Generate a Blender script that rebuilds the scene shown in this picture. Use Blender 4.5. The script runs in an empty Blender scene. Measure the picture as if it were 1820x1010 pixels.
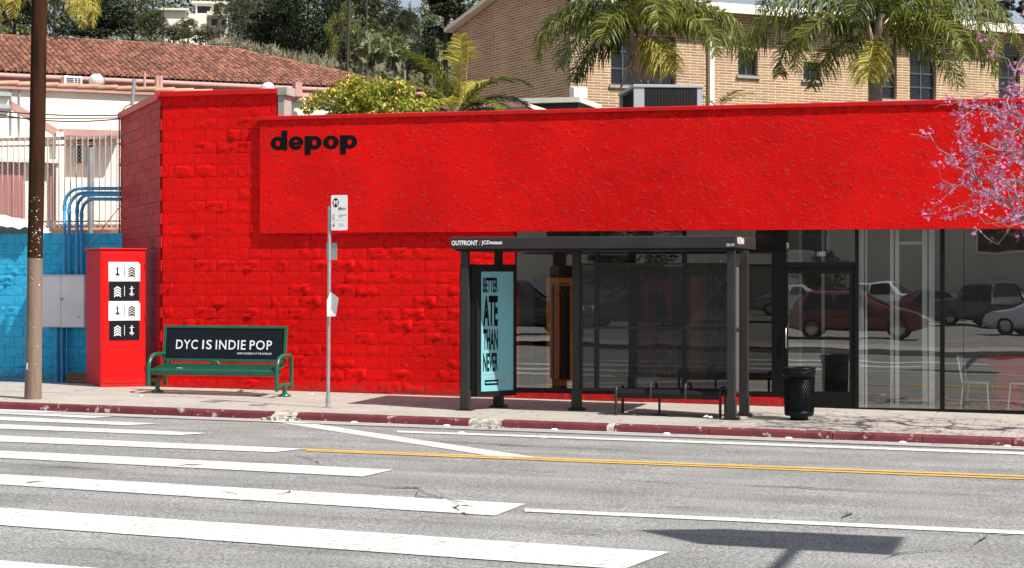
import bpy, bmesh, math, random
from mathutils import Vector, Matrix, noise
R = math.radians
random.seed(7)
scene = bpy.context.scene
C = scene.collection

# ------------------------------------------------------------------ camera, sky, sun, exposure
F, CX, HY, H, TH = 3400.0, 910.0, 489.0, 2.08, R(15.8)      # focal length in photo pixels, centre, horizon row, eye height, yaw
cam_d = bpy.data.cameras.new('camera'); cam = bpy.data.objects.new('camera', cam_d); C.objects.link(cam)
cam.location = (0, 0, H); cam.rotation_euler = (R(90), 0, TH)
cam_d.sensor_width = 36; cam_d.lens = 36 * F / 1820
cam_d.shift_y = -(505 - HY) / 1820
cam_d.clip_start = .1; cam_d.clip_end = 3000
scene.camera = cam

SUN_E, SUN_A = R(52), R(18)
SUN = Vector((math.cos(SUN_E) * math.cos(SUN_A), -math.cos(SUN_E) * math.sin(SUN_A), math.sin(SUN_E)))
world = bpy.data.worlds.new('World'); scene.world = world; world.use_nodes = True
wn, wl = world.node_tree.nodes, world.node_tree.links
bg = wn['Background']
sky = wn.new('ShaderNodeTexSky'); sky.sky_type = 'NISHITA'; sky.sun_disc = False
sky.sun_elevation = SUN_E; sky.sun_rotation = R(108); sky.air_density = 1.2; sky.dust_density = 1.5
# broken grey cloud over the whole dome
tc = wn.new('ShaderNodeTexCoord'); mp = wn.new('ShaderNodeMapping'); mp.inputs['Scale'].default_value = (1, 1, 3.2)
nz = wn.new('ShaderNodeTexNoise'); nz.inputs['Scale'].default_value = 2.6; nz.inputs['Detail'].default_value = 7; nz.inputs['Roughness'].default_value = .55
rp = wn.new('ShaderNodeValToRGB'); rp.color_ramp.elements[0].position = .36; rp.color_ramp.elements[1].position = .6
mx = wn.new('ShaderNodeMixRGB'); mx.inputs[2].default_value = (2.5, 2.75, 3.1, 1)
wl.new(tc.outputs['Generated'], mp.inputs[0]); wl.new(mp.outputs[0], nz.inputs['Vector']); wl.new(nz.outputs['Fac'], rp.inputs[0])
ml = wn.new('ShaderNodeMath'); ml.operation = 'MULTIPLY_ADD'; ml.inputs[1].default_value = .5; ml.inputs[2].default_value = .45
wl.new(rp.outputs[0], ml.inputs[0]); wl.new(ml.outputs[0], mx.inputs[0])
wl.new(sky.outputs[0], mx.inputs[1]); wl.new(mx.outputs[0], bg.inputs[0]); bg.inputs[1].default_value = .085

sl = bpy.data.lights.new('sun', 'SUN'); sl.energy = 3.7; sl.angle = R(.6); sl.color = (1, .955, .89)
so = bpy.data.objects.new('sun', sl); C.objects.link(so); so.rotation_euler = SUN.to_track_quat('Z', 'Y').to_euler(); so.location = (30, -10, 40)

scene.view_settings.view_transform = 'Standard'; scene.view_settings.look = 'None'
scene.view_settings.gamma = 1; scene.view_settings.exposure = 1.0
scene.render.engine = 'CYCLES'
try:
    scene.cycles.max_bounces = 8; scene.cycles.transparent_max_bounces = 24; scene.cycles.use_denoising = True
    scene.cycles.sample_clamp_indirect = 6
except Exception: pass

# ------------------------------------------------------------------ where photo directions meet real planes
ct, st = math.cos(TH), math.sin(TH)
def ray(px, py):
    a, b = (px - CX) / F, (HY - py) / F
    return Vector((-st + a * ct, ct + a * st, b))
def onY(px, py, Y):                                   # point of a plane parallel to the shop front
    d = ray(px, py); return Vector((0, 0, H)) + d * (Y / d.y)
def atD(px, py, D): return Vector((0, 0, H)) + ray(px, py) * D
YB = 29.73                                            # shop wall plane
YK = 25.7                                             # kerb face
def zp(X):
    X = max(-30, min(6, X)); return .0135 * (-1.5 - X)
def zpav(X, Y):
    if Y > YB and X < -13: return zp(X) * max(0, 1 - (Y - YB) / 3.3)
    return zp(X) - .03 * (YB - Y) / (YB - YK)
def zr(X, Y): return zp(X) - .14 + .05 * (1 - ((Y - 17) / 8.7) ** 2)
def onGround(px, py, fn):
    d = ray(px, py); z = 0.
    for _ in range(30):
        t = (z - H) / d.z; z = fn(d.x * t, d.y * t)
    return Vector((d.x * t, d.y * t, z))

# ------------------------------------------------------------------ mesh building
WM = {}
ID = Matrix.Identity(4)
class MB:
    def __init__(s, M=None): s.v = []; s.f = []; s.M = M; s.sm = []
    def add(s, vs, fs, smooth=False):
        o = len(s.v)
        for p in vs: s.v.append(s.M @ Vector(p) if s.M else Vector(p))
        for f in fs: s.f.append(tuple(i + o for i in f)); s.sm.append(smooth)
        return s
    def box(s, x0, x1, y0, y1, z0, z1):
        return s.add([(x0,y0,z0),(x1,y0,z0),(x1,y1,z0),(x0,y1,z0),(x0,y0,z1),(x1,y0,z1),(x1,y1,z1),(x0,y1,z1)],
            [(0,3,2,1),(4,5,6,7),(0,1,5,4),(1,2,6,5),(2,3,7,6),(3,0,4,7)])
    def quad(s, a, b, c, d): return s.add([a,b,c,d], [(0,1,2,3)])
    def poly(s, pts): return s.add(pts, [tuple(range(len(pts)))])
    def prism(s, pts, off):                             # polygon pushed along a vector
        n = len(pts); off = Vector(off); p = [Vector(q) for q in pts]
        return s.add(p + [q + off for q in p], [tuple(range(n))[::-1], tuple(range(n, 2*n))] + [(i, (i+1) % n, n + (i+1) % n, n + i) for i in range(n)])
    def tube(s, pts, r, n=8, caps=True):
        pts = [Vector(p) for p in pts]; m = len(pts)
        rs = r if isinstance(r, (list, tuple)) else [r] * m
        vs, fs = [], []; up = None
        for i, p in enumerate(pts):
            t = (pts[min(i+1, m-1)] - pts[max(i-1, 0)])
            if t.length < 1e-9: t = Vector((0,0,1))
            t.normalize()
            if up is None: up = Vector((0,0,1)) if abs(t.z) < .9 else Vector((0,1,0))
            u = t.cross(up)
            if u.length < 1e-6: u = t.orthogonal()
            u.normalize(); w = u.cross(t).normalized(); up = w
            for k in range(n):
                a = 2 * math.pi * k / n
                vs.append(p + (u * math.cos(a) + w * math.sin(a)) * rs[i])
        for i in range(m - 1):
            for k in range(n):
                fs.append((i*n+k, i*n+(k+1) % n, (i+1)*n+(k+1) % n, (i+1)*n+k))
        s.add(vs, fs, True)
        if caps: s.add(vs[:n], [tuple(range(n))]); s.add(vs[-n:], [tuple(range(n))[::-1]])
        return s
    def lathe(s, prof, c, n=24, smooth=True):
        vs, fs = [], []
        for (r, z) in prof:
            for k in range(n):
                a = 2 * math.pi * k / n; vs.append((c[0] + r*math.cos(a), c[1] + r*math.sin(a), c[2] + z))
        for i in range(len(prof) - 1):
            for k in range(n): fs.append((i*n+k, i*n+(k+1) % n, (i+1)*n+(k+1) % n, (i+1)*n+k))
        return s.add(vs, fs, smooth)
    def build(s, name, m, parent=None, origin=None, bevel=0, kind=None, label=None):
        if parent is not None: W = WM[parent.name]
        elif origin is not None: W = Matrix.Translation(origin)
        else: W = ID
        Wi = W.inverted()
        me = bpy.data.meshes.new(name)
        me.from_pydata([Wi @ p for p in s.v], [], s.f)
        me.polygons.foreach_set('use_smooth', s.sm)
        me.materials.append(m); me.update()
        o = bpy.data.objects.new(name, me); C.objects.link(o)
        if parent is not None: o.parent = parent; WM[o.name] = W
        else: o.matrix_world = W; WM[o.name] = W
        if bevel:
            b = o.modifiers.new('edge', 'BEVEL'); b.width = bevel; b.segments = 2; b.limit_method = 'ANGLE'; b.angle_limit = R(40)
        if kind: o['kind'] = kind
        if label: o['label'] = label
        return o
def tag(o, label, cat, group=None):
    o['label'] = label; o['category'] = cat
    if group: o['group'] = group
    return o
def thing(name, label, cat, loc=(0,0,0), rz=0, group=None):
    o = bpy.data.objects.new(name, None); C.objects.link(o); o.empty_display_size = .2
    o.location = loc; o.rotation_euler = (0, 0, rz)
    WM[o.name] = Matrix.Translation(loc) @ Matrix.Rotation(rz, 4, 'Z')
    return tag(o, label, cat, group)
def child_copy(o, parent, loc):                          # copy of a piece moved by loc, mesh data shared
    c = o.copy(); C.objects.link(c); c.parent = parent
    c.matrix_local = Matrix.Translation(loc)
    WM[c.name] = WM[parent.name]
    return c
def arc(c, r, a0, a1, n, u, w):
    c, u, w = Vector(c), Vector(u), Vector(w)
    return [c + u * r * math.cos(a0 + (a1-a0) * i / n) + w * r * math.sin(a0 + (a1-a0) * i / n) for i in range(n + 1)]
FACE = Matrix(((1,0,0,0),(0,0,-1,0),(0,1,0,0),(0,0,0,1)))  # text plane: x right, y up, facing the street
def text(s, m, parent, M, w=None, h=None, offset=0., name='lettering', extrude=.0015, align='LEFT', spacing=1.):
    cu = bpy.data.curves.new('t', 'FONT'); cu.body = s; cu.size = 1; cu.offset = offset; cu.extrude = 0; cu.resolution_u = 3
    cu.space_character = spacing
    o = bpy.data.objects.new('t', cu); C.objects.link(o)
    dg = bpy.context.evaluated_depsgraph_get(); me = bpy.data.meshes.new_from_object(o.evaluated_get(dg))
    bpy.data.objects.remove(o); bpy.data.curves.remove(cu)
    xs = [v.co.x for v in me.vertices]; ys = [v.co.y for v in me.vertices]
    x0, x1, y0, y1 = min(xs), max(xs), min(ys), max(ys)
    sx = (w / (x1 - x0)) if w else None; sy = (h / (y1 - y0)) if h else None
    sx = sx or sy; sy = sy or sx
    b = MB(M)
    b.add([((v.co.x - x0) * sx, (v.co.y - y0) * sy, 0) for v in me.vertices], [tuple(p.vertices) for p in me.polygons])
    bpy.data.meshes.remove(me)
    return b.build(name, m, parent)

# ------------------------------------------------------------------ materials
MATS = {}
def mk(name):
    m = bpy.data.materials.new(name); m.use_nodes = True
    nt = m.node_tree; return m, nt.nodes, nt.links, nt.nodes['Principled BSDF']
def pm(name, col, rough=.6, var=.12, scale=3., bump=0., bscale=40., metal=0., spec=.5, col2=None, thr=(.45,.6), dscale=6., stretch=(1,1,1), rand=0., coat=0., trans=0.):
    """colour with large mottling, optional second colour in patches (wear, stains), fine relief"""
    m, n, l, b = mk(name)
    g = n.new('ShaderNodeNewGeometry'); mpn = n.new('ShaderNodeMapping'); mpn.inputs['Scale'].default_value = stretch
    l.new(g.outputs['Position'], mpn.inputs[0])
    t = n.new('ShaderNodeTexNoise'); t.inputs['Scale'].default_value = scale; t.inputs['Detail'].default_value = 5
    l.new(mpn.outputs[0], t.inputs['Vector'])
    hs = n.new('ShaderNodeHueSaturation'); hs.inputs['Color'].default_value = (*col, 1)
    mr = n.new('ShaderNodeMapRange'); mr.inputs[1].default_value = .3; mr.inputs[2].default_value = .7
    mr.inputs[3].default_value = 1 - var; mr.inputs[4].default_value = 1 + var
    l.new(t.outputs['Fac'], mr.inputs[0])
    src = mr.outputs[0]
    if rand:
        rr = n.new('ShaderNodeMapRange'); rr.inputs[3].default_value = 1 - rand; rr.inputs[4].default_value = 1 + rand
        l.new(g.outputs['Random Per Island'], rr.inputs[0])
        mu = n.new('ShaderNodeMath'); mu.operation = 'MULTIPLY'; l.new(src, mu.inputs[0]); l.new(rr.outputs[0], mu.inputs[1]); src = mu.outputs[0]
    l.new(src, hs.inputs['Value'])
    out = hs.outputs[0]
    if col2:
        t2 = n.new('ShaderNodeTexNoise'); t2.inputs['Scale'].default_value = dscale; t2.inputs['Detail'].default_value = 8; t2.inputs['Roughness'].default_value = .65
        l.new(mpn.outputs[0], t2.inputs['Vector'])
        cr = n.new('ShaderNodeMapRange'); cr.inputs[1].default_value, cr.inputs[2].default_value = thr
        l.new(t2.outputs['Fac'], cr.inputs[0])
        mm = n.new('ShaderNodeMixRGB'); mm.inputs[2].default_value = (*col2, 1)
        l.new(cr.outputs[0], mm.inputs[0]); l.new(out, mm.inputs[1]); out = mm.outputs[0]
    l.new(out, b.inputs['Base Color'])
    b.inputs['Roughness'].default_value = rough; b.inputs['Metallic'].default_value = metal
    b.inputs['Specular IOR Level'].default_value = spec
    if coat: b.inputs['Coat Weight'].default_value = coat
    if trans: b.inputs['Transmission Weight'].default_value = trans
    if bump:
        t3 = n.new('ShaderNodeTexNoise'); t3.inputs['Scale'].default_value = bscale; t3.inputs['Detail'].default_value = 6
        l.new(mpn.outputs[0], t3.inputs['Vector'])
        bp = n.new('ShaderNodeBump'); bp.inputs['Strength'].default_value = 1; bp.inputs['Distance'].default_value = bump
        l.new(t3.outputs['Fac'], bp.inputs['Height']); l.new(bp.outputs[0], b.inputs['Normal'])
    MATS[name] = m
    return m
def leafmat(name, c1, c2, rough=.5, trans=.25):
    m, n, l, b = mk(name)
    g = n.new('ShaderNodeNewGeometry'); cr = n.new('ShaderNodeValToRGB')
    cr.color_ramp.elements[0].color = (*c1, 1); cr.color_ramp.elements[1].color = (*c2, 1)
    l.new(g.outputs['Random Per Island'], cr.inputs[0])
    l.new(cr.outputs[0], b.inputs['Base Color']); b.inputs['Roughness'].default_value = rough
    b.inputs['Specular IOR Level'].default_value = .35
    tr = n.new('ShaderNodeBsdfTranslucent'); l.new(cr.outputs[0], tr.inputs[0])
    ms = n.new('ShaderNodeMixShader'); ms.inputs[0].default_value = trans
    l.new(b.outputs[0], ms.inputs[1]); l.new(tr.outputs[0], ms.inputs[2])
    l.new(ms.outputs[0], n['Material Output'].inputs[0])
    return m

RED = (.74, .004, .003)
def red_block_mat(name, col, grime, big=.02, fine=.004, lo=.5, hi=.8, sc=12, stretch=(1, 1, 1)):
    m, n, l, b = mk(name)
    g = n.new('ShaderNodeNewGeometry')
    t = n.new('ShaderNodeTexNoise'); t.inputs['Scale'].default_value = 1.1; t.inputs['Detail'].default_value = 4
    l.new(g.outputs['Position'], t.inputs['Vector'])
    hs = n.new('ShaderNodeHueSaturation'); hs.inputs['Color'].default_value = (*col, 1)
    mr = n.new('ShaderNodeMapRange'); mr.inputs[1].default_value = .3; mr.inputs[2].default_value = .7; mr.inputs[3].default_value = .86; mr.inputs[4].default_value = 1.1
    l.new(t.outputs['Fac'], mr.inputs[0]); l.new(mr.outputs[0], hs.inputs['Value'])
    # street grime splashed on the lowest course
    sx = n.new('ShaderNodeSeparateXYZ'); l.new(g.outputs['Position'], sx.inputs[0])
    t2 = n.new('ShaderNodeTexNoise'); t2.inputs['Scale'].default_value = 9; t2.inputs['Detail'].default_value = 6
    l.new(g.outputs['Position'], t2.inputs['Vector'])
    ad = n.new('ShaderNodeMath'); ad.operation = 'MULTIPLY_ADD'; ad.inputs[1].default_value = .5; l.new(t2.outputs['Fac'], ad.inputs[0]); l.new(sx.outputs['Z'], ad.inputs[2])
    mr2 = n.new('ShaderNodeMapRange'); mr2.inputs[1].default_value = .55; mr2.inputs[2].default_value = .33; mr2.inputs[3].default_value = 0; mr2.inputs[4].default_value = .75
    l.new(ad.outputs[0], mr2.inputs[0])
    mm = n.new('ShaderNodeMixRGB'); mm.inputs[2].default_value = (*grime, 1); l.new(mr2.outputs[0], mm.inputs[0]); l.new(hs.outputs[0], mm.inputs[1])
    l.new(mm.outputs[0], b.inputs['Base Color'])
    b.inputs['Roughness'].default_value = .5; b.inputs['Specular IOR Level'].default_value = .13
    tb = n.new('ShaderNodeTexNoise'); tb.inputs['Scale'].default_value = sc; tb.inputs['Detail'].default_value = 8; tb.inputs['Roughness'].default_value = .66; tb.inputs['Distortion'].default_value = .6
    mpb = n.new('ShaderNodeMapping'); mpb.inputs['Scale'].default_value = stretch; l.new(g.outputs['Position'], mpb.inputs[0]); l.new(mpb.outputs[0], tb.inputs['Vector'])
    rmp = n.new('ShaderNodeMapRange'); rmp.inputs[1].default_value = lo; rmp.inputs[2].default_value = hi; rmp.interpolation_type = 'SMOOTHSTEP'; l.new(tb.outputs['Fac'], rmp.inputs[0])
    b1 = n.new('ShaderNodeBump'); b1.inputs['Distance'].default_value = big; l.new(rmp.outputs[0], b1.inputs['Height'])
    tf = n.new('ShaderNodeTexNoise'); tf.inputs['Scale'].default_value = 70; tf.inputs['Detail'].default_value = 4
    l.new(g.outputs['Position'], tf.inputs['Vector'])
    b2 = n.new('ShaderNodeBump'); b2.inputs['Distance'].default_value = fine; l.new(tf.outputs['Fac'], b2.inputs['Height']); l.new(b1.outputs[0], b2.inputs['Normal'])
    l.new(b2.outputs[0], b.inputs['Normal'])
    return m
M_block = red_block_mat('red painted block', RED, (.3, .05, .045), .03, .006, .52, .88, 14)
M_stucco = red_block_mat('red painted stucco', RED, (.3, .03, .03), .024, .005, .5, .84, 13, (1, 1, 1.35))
M_redmetal = pm('red painted metal', (.6, .006, .006), .42, .12, 3, .003, 25, col2=(.3, .025, .028), thr=(.58, .68), dscale=5, spec=.3)
M_redside_shade = red_block_mat('red side wall', (.52, .012, .016), (.26, .04, .04), .02, .004)  # same red paint made duller, the side wall's shade put into the colour
M_blue = red_block_mat('blue painted block', (.045, .47, .78), (.12, .3, .42), .014, .004)
M_bluepipe = pm('blue painted pipe', (.05, .33, .6), .45, .15, 5)
M_conc = pm('pavement concrete', (.345, .32, .28), .85, .1, 1.2, .003, 90, col2=(.27, .25, .22), thr=(.55, .75), dscale=2.2)
M_concdark = pm('pavement joint', (.16, .15, .135), .9, .1)
M_gutter = pm('gutter concrete', (.36, .345, .32), .85, .15, 2, .003, 90, col2=(.2, .19, .18), thr=(.5, .75), dscale=4, stretch=(.4, 2, 1))
M_kerb = pm('worn red kerb paint', (.125, .015, .023), .65, .25, 4, .004, 50, col2=(.42, .36, .32), thr=(.585, .64), dscale=7)
M_kerbraw = pm('broken kerb concrete', (.45, .41, .36), .9, .3, 12, .02, 30, col2=(.2, .18, .1), thr=(.5, .6), dscale=9)
M_white = pm('white road paint', (.56, .56, .54), .75, .12, 3, .004, 60, col2=(.17, .17, .165), thr=(.51, .66), dscale=34, stretch=(.35, 1, 1))
M_yellow = pm('yellow road paint', (.6, .36, .09), .6, .12, 3, .002, 120, col2=(.3, .24, .16), thr=(.54, .68), dscale=22, stretch=(.35, 1, 1))
M_marker = pm('white ceramic marker', (.8, .79, .75), .35, .08)
M_crack = pm('crack tar', (.035, .033, .032), .9, .2)
M_black = pm('black anodised frame', (.007, .007, .0075), .4, .15, 2, spec=.2)
M_shelter = pm('charcoal shelter paint', (.032, .030, .029), .45, .15, 2, .0008, 200, spec=.3)
M_blackbox = pm('black ad box paint', (.011, .0105, .0105), .4, .15, 2, spec=.25)
M_green = pm('dark green bench paint', (.006, .105, .06), .3, .15, 4, coat=.3)
M_adblack = pm('black print', (.008, .01, .016), .45, .1, spec=.2)
M_whiteprint = pm('white print', (.85, .85, .85), .5, .02)
M_blackprint = pm('black painted letter', (.005, .005, .006), .6, .1, spec=.12)
M_galv = pm('galvanised steel', (.42, .44, .45), .45, .15, 6, metal=.6)
M_signwhite = pm('white sign sheet', (.8, .8, .8), .4, .03)
M_cabred = red_block_mat('cabinet red enamel', (.6, .008, .008), (.22, .05, .045), .0015, .0012)
M_orange = pm('orange print', (.75, .25, .05), .5, .02)
M_paper = pm('white paper', (.8, .79, .78), .8, .05)
M_grey = pm('grey print', (.35, .35, .36), .6, .05)
M_teal = pm('teal poster', (.2, .48, .53), .3, .04, 1.5)
M_bark1 = pm('creosoted pole wood', (.045, .017, .007), .85, .3, 9, .006, 30, stretch=(1, 1, .08), col2=(.015, .007, .004), thr=(.5, .62), dscale=9, spec=.15)
M_bark2 = pm('weathered pole wood', (.21, .15, .11), .85, .25, 9, .006, 30, stretch=(1, 1, .08), col2=(.12, .08, .055), thr=(.54, .66), dscale=9)
M_cabwhite = pm('white cabinet paint', (.84, .84, .87), .5, .06, 2, col2=(.4, .5, .6), thr=(.62, .72), dscale=5)
M_cream = pm('cream stucco', (.80, .76, .66), .85, .05, 1.5, .004, 30)
M_pink = pm('dusty pink trim', (.48, .27, .24), .7, .1, 3)
M_pinkfence = pm('beige pink iron', (.55, .40, .36), .6, .1, 5)
M_rust = pm('red brown panel', (.36, .12, .10), .7, .15, 2, stretch=(3, 3, .5))
M_tile = pm('clay roof tile', (.25, .105, .07), .85, .2, 2, .003, 30, rand=.5, col2=(.42, .25, .18), thr=(.55, .72), dscale=5)
M_tilelight = pm('pale clay tile', (.5, .27, .18), .8, .2, 2, rand=.25)
M_glassdark = pm('dark window glass', (.012, .014, .02), .1, .1, spec=.5)
M_wframe = pm('white window frame', (.75, .75, .75), .5, .05)
M_vent = pm('white sheet metal', (.72, .73, .75), .4, .06, 3, metal=.25)
M_acdark = pm('condenser grille', (.06, .07, .075), .5, .15, 6)
M_acgrey = pm('grey condenser casing', (.38, .40, .43), .5, .08, 2)
M_trim = pm('cream eave trim', (.72, .70, .60), .7, .08, 2)
M_trunk = pm('palm trunk', (.25, .215, .18), .85, .3, 6, .01, 25, stretch=(1, 1, 4))
M_boot = pm('palm leaf base', (.35, .27, .19), .8, .3, 8, stretch=(1, 1, .4))
M_bark = pm('grey bark', (.21, .17, .14), .85, .25, 8, .004, 40)
M_darkbark = pm('dark bark', (.05, .038, .03), .9, .2, 4)
M_frond = leafmat('palm leaflet', (.045, .075, .01), (.23, .23, .03), .42, .3)
M_frond2 = leafmat('palm leaflet dark', (.025, .05, .012), (.13, .15, .028), .42, .3)
M_frondyel = leafmat('palm leaflet yellow', (.27, .25, .03), (.62, .54, .11), .5, .35)
M_fronddry = leafmat('dry frond', (.3, .2, .05), (.5, .32, .08), .7, .2)
M_lemonleaf = leafmat('lemon leaf', (.08, .14, .01), (.5, .48, .07), .4, .3)
M_lemon = pm('lemon peel', (.75, .42, .02), .45, .1, 12)
M_hd = leafmat('dark conifer needles', (.012, .02, .01), (.038, .052, .02), .7, .1)
M_hb = leafmat('olive foliage', (.03, .042, .012), (.115, .125, .04), .7, .15)
M_hg = leafmat('grey green foliage', (.05, .058, .032), (.12, .125, .07), .7, .15)
M_hy = leafmat('yellow green foliage', (.08, .095, .012), (.24, .23, .04), .6, .2)
M_brush = leafmat('dry brush', (.14, .135, .08), (.3, .27, .18), .8, .15)
M_fan = leafmat('fan palm leaf', (.06, .09, .035), (.32, .36, .17), .55, .2)
M_blossom = leafmat('pink blossom', (.45, .11, .29), (.78, .4, .6), .6, .35)
M_petal = pm('fallen petal', (.45, .12, .32), .7, .25)
M_hill = pm('dry hillside soil', (.09, .08, .05), .95, .3, .1)
M_opp = pm('opposite wall render', (.6, .56, .48), .85, .08, .5)
M_inter = pm('interior plaster', (.55, .53, .5), .8, .08, 1)
M_interdark = pm('dark interior fitting', (.03, .028, .027), .7, .2, 2)
M_floor = pm('shop floor concrete', (.42, .41, .39), .35, .15, 1)
M_orangerack = pm('orange powder coat', (.9, .26, .03), .4, .08)
M_redrack = pm('red powder coat', (.5, .035, .02), .4, .08)
M_mint = pm('pale mint frame', (.8, .88, .86), .4, .05)
M_wire = pm('white wire', (.7, .7, .68), .4, .05)
M_tyre = pm('tyre rubber', (.012, .012, .012), .8, .1)
M_rim = pm('alloy rim', (.5, .5, .5), .35, .1, metal=.7)
M_cable = pm('black cable', (.015, .013, .012), .6, .1)
M_rock = pm('white tarpaulin', (.72, .71, .68), .6, .1, 3, .01, 12, col2=(.4, .38, .35), thr=(.5, .7), dscale=4)
M_wood = pm('scrap lumber', (.28, .15, .07), .8, .25, 6, stretch=(.2, 3, 3))

def glass_mat(name, tint, refl, rough=0.):
    m, n, l, b = mk(name)
    tr = n.new('ShaderNodeBsdfTransparent'); tr.inputs[0].default_value = (*tint, 1)
    gl = n.new('ShaderNodeBsdfGlossy'); gl.inputs['Roughness'].default_value = rough; gl.inputs[0].default_value = (.96, .95, .92, 1)
    gp = n.new('ShaderNodeNewGeometry'); wv = n.new('ShaderNodeTexNoise'); wv.inputs['Scale'].default_value = 1.6; wv.inputs['Detail'].default_value = 1; l.new(gp.outputs['Position'], wv.inputs['Vector'])
    wb = n.new('ShaderNodeBump'); wb.inputs['Distance'].default_value = .0007; l.new(wv.outputs['Fac'], wb.inputs['Height']); l.new(wb.outputs[0], gl.inputs['Normal'])   # float glass is never quite flat
    lw = n.new('ShaderNodeLayerWeight'); lw.inputs[0].default_value = .25
    ma = n.new('ShaderNodeMath'); ma.operation = 'MULTIPLY_ADD'; ma.inputs[1].default_value = .5; ma.inputs[2].default_value = refl
    l.new(lw.outputs['Fresnel'], ma.inputs[0])
    ms = n.new('ShaderNodeMixShader'); l.new(ma.outputs[0], ms.inputs[0]); l.new(tr.outputs[0], ms.inputs[1]); l.new(gl.outputs[0], ms.inputs[2])
    l.new(ms.outputs[0], n['Material Output'].inputs[0])
    return m
M_glass = glass_mat('storefront glass', (.8, .82, .8), .22)
def perforated_mat(name, col, open_):
    m, n, l, b = mk(name)
    b.inputs['Base Color'].default_value = (*col, 1); b.inputs['Roughness'].default_value = .5
    tr = n.new('ShaderNodeBsdfTransparent'); ms = n.new('ShaderNodeMixShader'); ms.inputs[0].default_value = 1 - open_
    l.new(tr.outputs[0], ms.inputs[1]); l.new(b.outputs[0], ms.inputs[2]); l.new(ms.outputs[0], n['Material Output'].inputs[0])
    return m
M_perf = perforated_mat('perforated sheet', (.012, .0115, .011), .3)

def asphalt_mat():
    m, n, l, b = mk('asphalt')
    g = n.new('ShaderNodeNewGeometry')
    v = n.new('ShaderNodeTexNoise'); v.inputs['Scale'].default_value = 42; v.inputs['Detail'].default_value = 5; v.inputs['Roughness'].default_value = .8; l.new(g.outputs['Position'], v.inputs['Vector'])
    cr = n.new('ShaderNodeValToRGB'); e = cr.color_ramp.elements
    e[0].position = .38; e[0].color = (.05, .05, .047, 1); e[1].position = .62; e[1].color = (.40, .395, .38, 1)
    l.new(v.outputs['Fac'], cr.inputs[0])
    # broad worn areas and tyre or oil tracks drawn out along the street
    mpn = n.new('ShaderNodeMapping'); mpn.inputs['Scale'].default_value = (.12, 1.5, 1); l.new(g.outputs['Position'], mpn.inputs[0])
    t2 = n.new('ShaderNodeTexNoise'); t2.inputs['Scale'].default_value = 1.3; t2.inputs['Detail'].default_value = 6; t2.inputs['Roughness'].default_value = .6; l.new(mpn.outputs[0], t2.inputs['Vector'])
    mr = n.new('ShaderNodeMapRange'); mr.inputs[1].default_value = .32; mr.inputs[2].default_value = .7; mr.inputs[3].default_value = .72; mr.inputs[4].default_value = 1.12; l.new(t2.outputs['Fac'], mr.inputs[0])
    t3 = n.new('ShaderNodeTexNoise'); t3.inputs['Scale'].default_value = .9; t3.inputs['Detail'].default_value = 4; l.new(g.outputs['Position'], t3.inputs['Vector'])
    mr3 = n.new('ShaderNodeMapRange'); mr3.inputs[1].default_value = .3; mr3.inputs[2].default_value = .7; mr3.inputs[3].default_value = .85; mr3.inputs[4].default_value = 1.15; l.new(t3.outputs['Fac'], mr3.inputs[0])
    mu = n.new('ShaderNodeMath'); mu.operation = 'MULTIPLY'; l.new(mr.outputs[0], mu.inputs[0]); l.new(mr3.outputs[0], mu.inputs[1])
    hs = n.new('ShaderNodeHueSaturation'); l.new(cr.outputs[0], hs.inputs['Color']); l.new(mu.outputs[0], hs.inputs['Value'])
    l.new(hs.outputs[0], b.inputs['Base Color']); b.inputs['Roughness'].default_value = .85
    bp = n.new('ShaderNodeBump'); bp.inputs['Distance'].default_value = .006; l.new(v.outputs['Fac'], bp.inputs['Height']); l.new(bp.outputs[0], b.inputs['Normal'])
    return m
M_asph = asphalt_mat()
def brick_mat():
    m, n, l, b = mk('roman brick')
    tcx = n.new('ShaderNodeTexCoord'); sx = n.new('ShaderNodeSeparateXYZ'); cx_ = n.new('ShaderNodeCombineXYZ'); ad = n.new('ShaderNodeMath'); ad.operation = 'ADD'
    l.new(tcx.outputs['Object'], sx.inputs[0]); l.new(sx.outputs['X'], ad.inputs[0]); l.new(sx.outputs['Y'], ad.inputs[1])
    l.new(ad.outputs[0], cx_.inputs[0]); l.new(sx.outputs['Z'], cx_.inputs[1])
    br = n.new('ShaderNodeTexBrick'); l.new(cx_.outputs[0], br.inputs['Vector'])
    br.inputs['Scale'].default_value = 1; br.inputs['Brick Width'].default_value = .62; br.inputs['Row Height'].default_value = .1
    br.inputs['Mortar Size'].default_value = .02; br.inputs['Mortar Smooth'].default_value = .2; br.inputs['Bias'].default_value = -.1
    br.inputs['Color1'].default_value = (.44, .245, .12, 1); br.inputs['Color2'].default_value = (.27, .14, .066, 1); br.inputs['Mortar'].default_value = (.6, .52, .38, 1)
    t = n.new('ShaderNodeTexNoise'); t.inputs['Scale'].default_value = .6; t.inputs['Detail'].default_value = 4; l.new(tcx.outputs['Object'], t.inputs['Vector'])
    mr = n.new('ShaderNodeMapRange'); mr.inputs[1].default_value = .3; mr.inputs[2].default_value = .7; mr.inputs[3].default_value = .85; mr.inputs[4].default_value = 1.12; l.new(t.outputs['Fac'], mr.inputs[0])
    hs = n.new('ShaderNodeHueSaturation'); l.new(br.outputs['Color'], hs.inputs['Color']); l.new(mr.outputs[0], hs.inputs['Value']); l.new(hs.outputs[0], b.inputs['Base Color'])
    b.inputs['Roughness'].default_value = .8
    bp = n.new('ShaderNodeBump'); bp.inputs['Distance'].default_value = .02; bp.invert = True; l.new(br.outputs['Fac'], bp.inputs['Height']); l.new(bp.outputs[0], b.inputs['Normal'])
    return m
M_brick = brick_mat()

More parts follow.
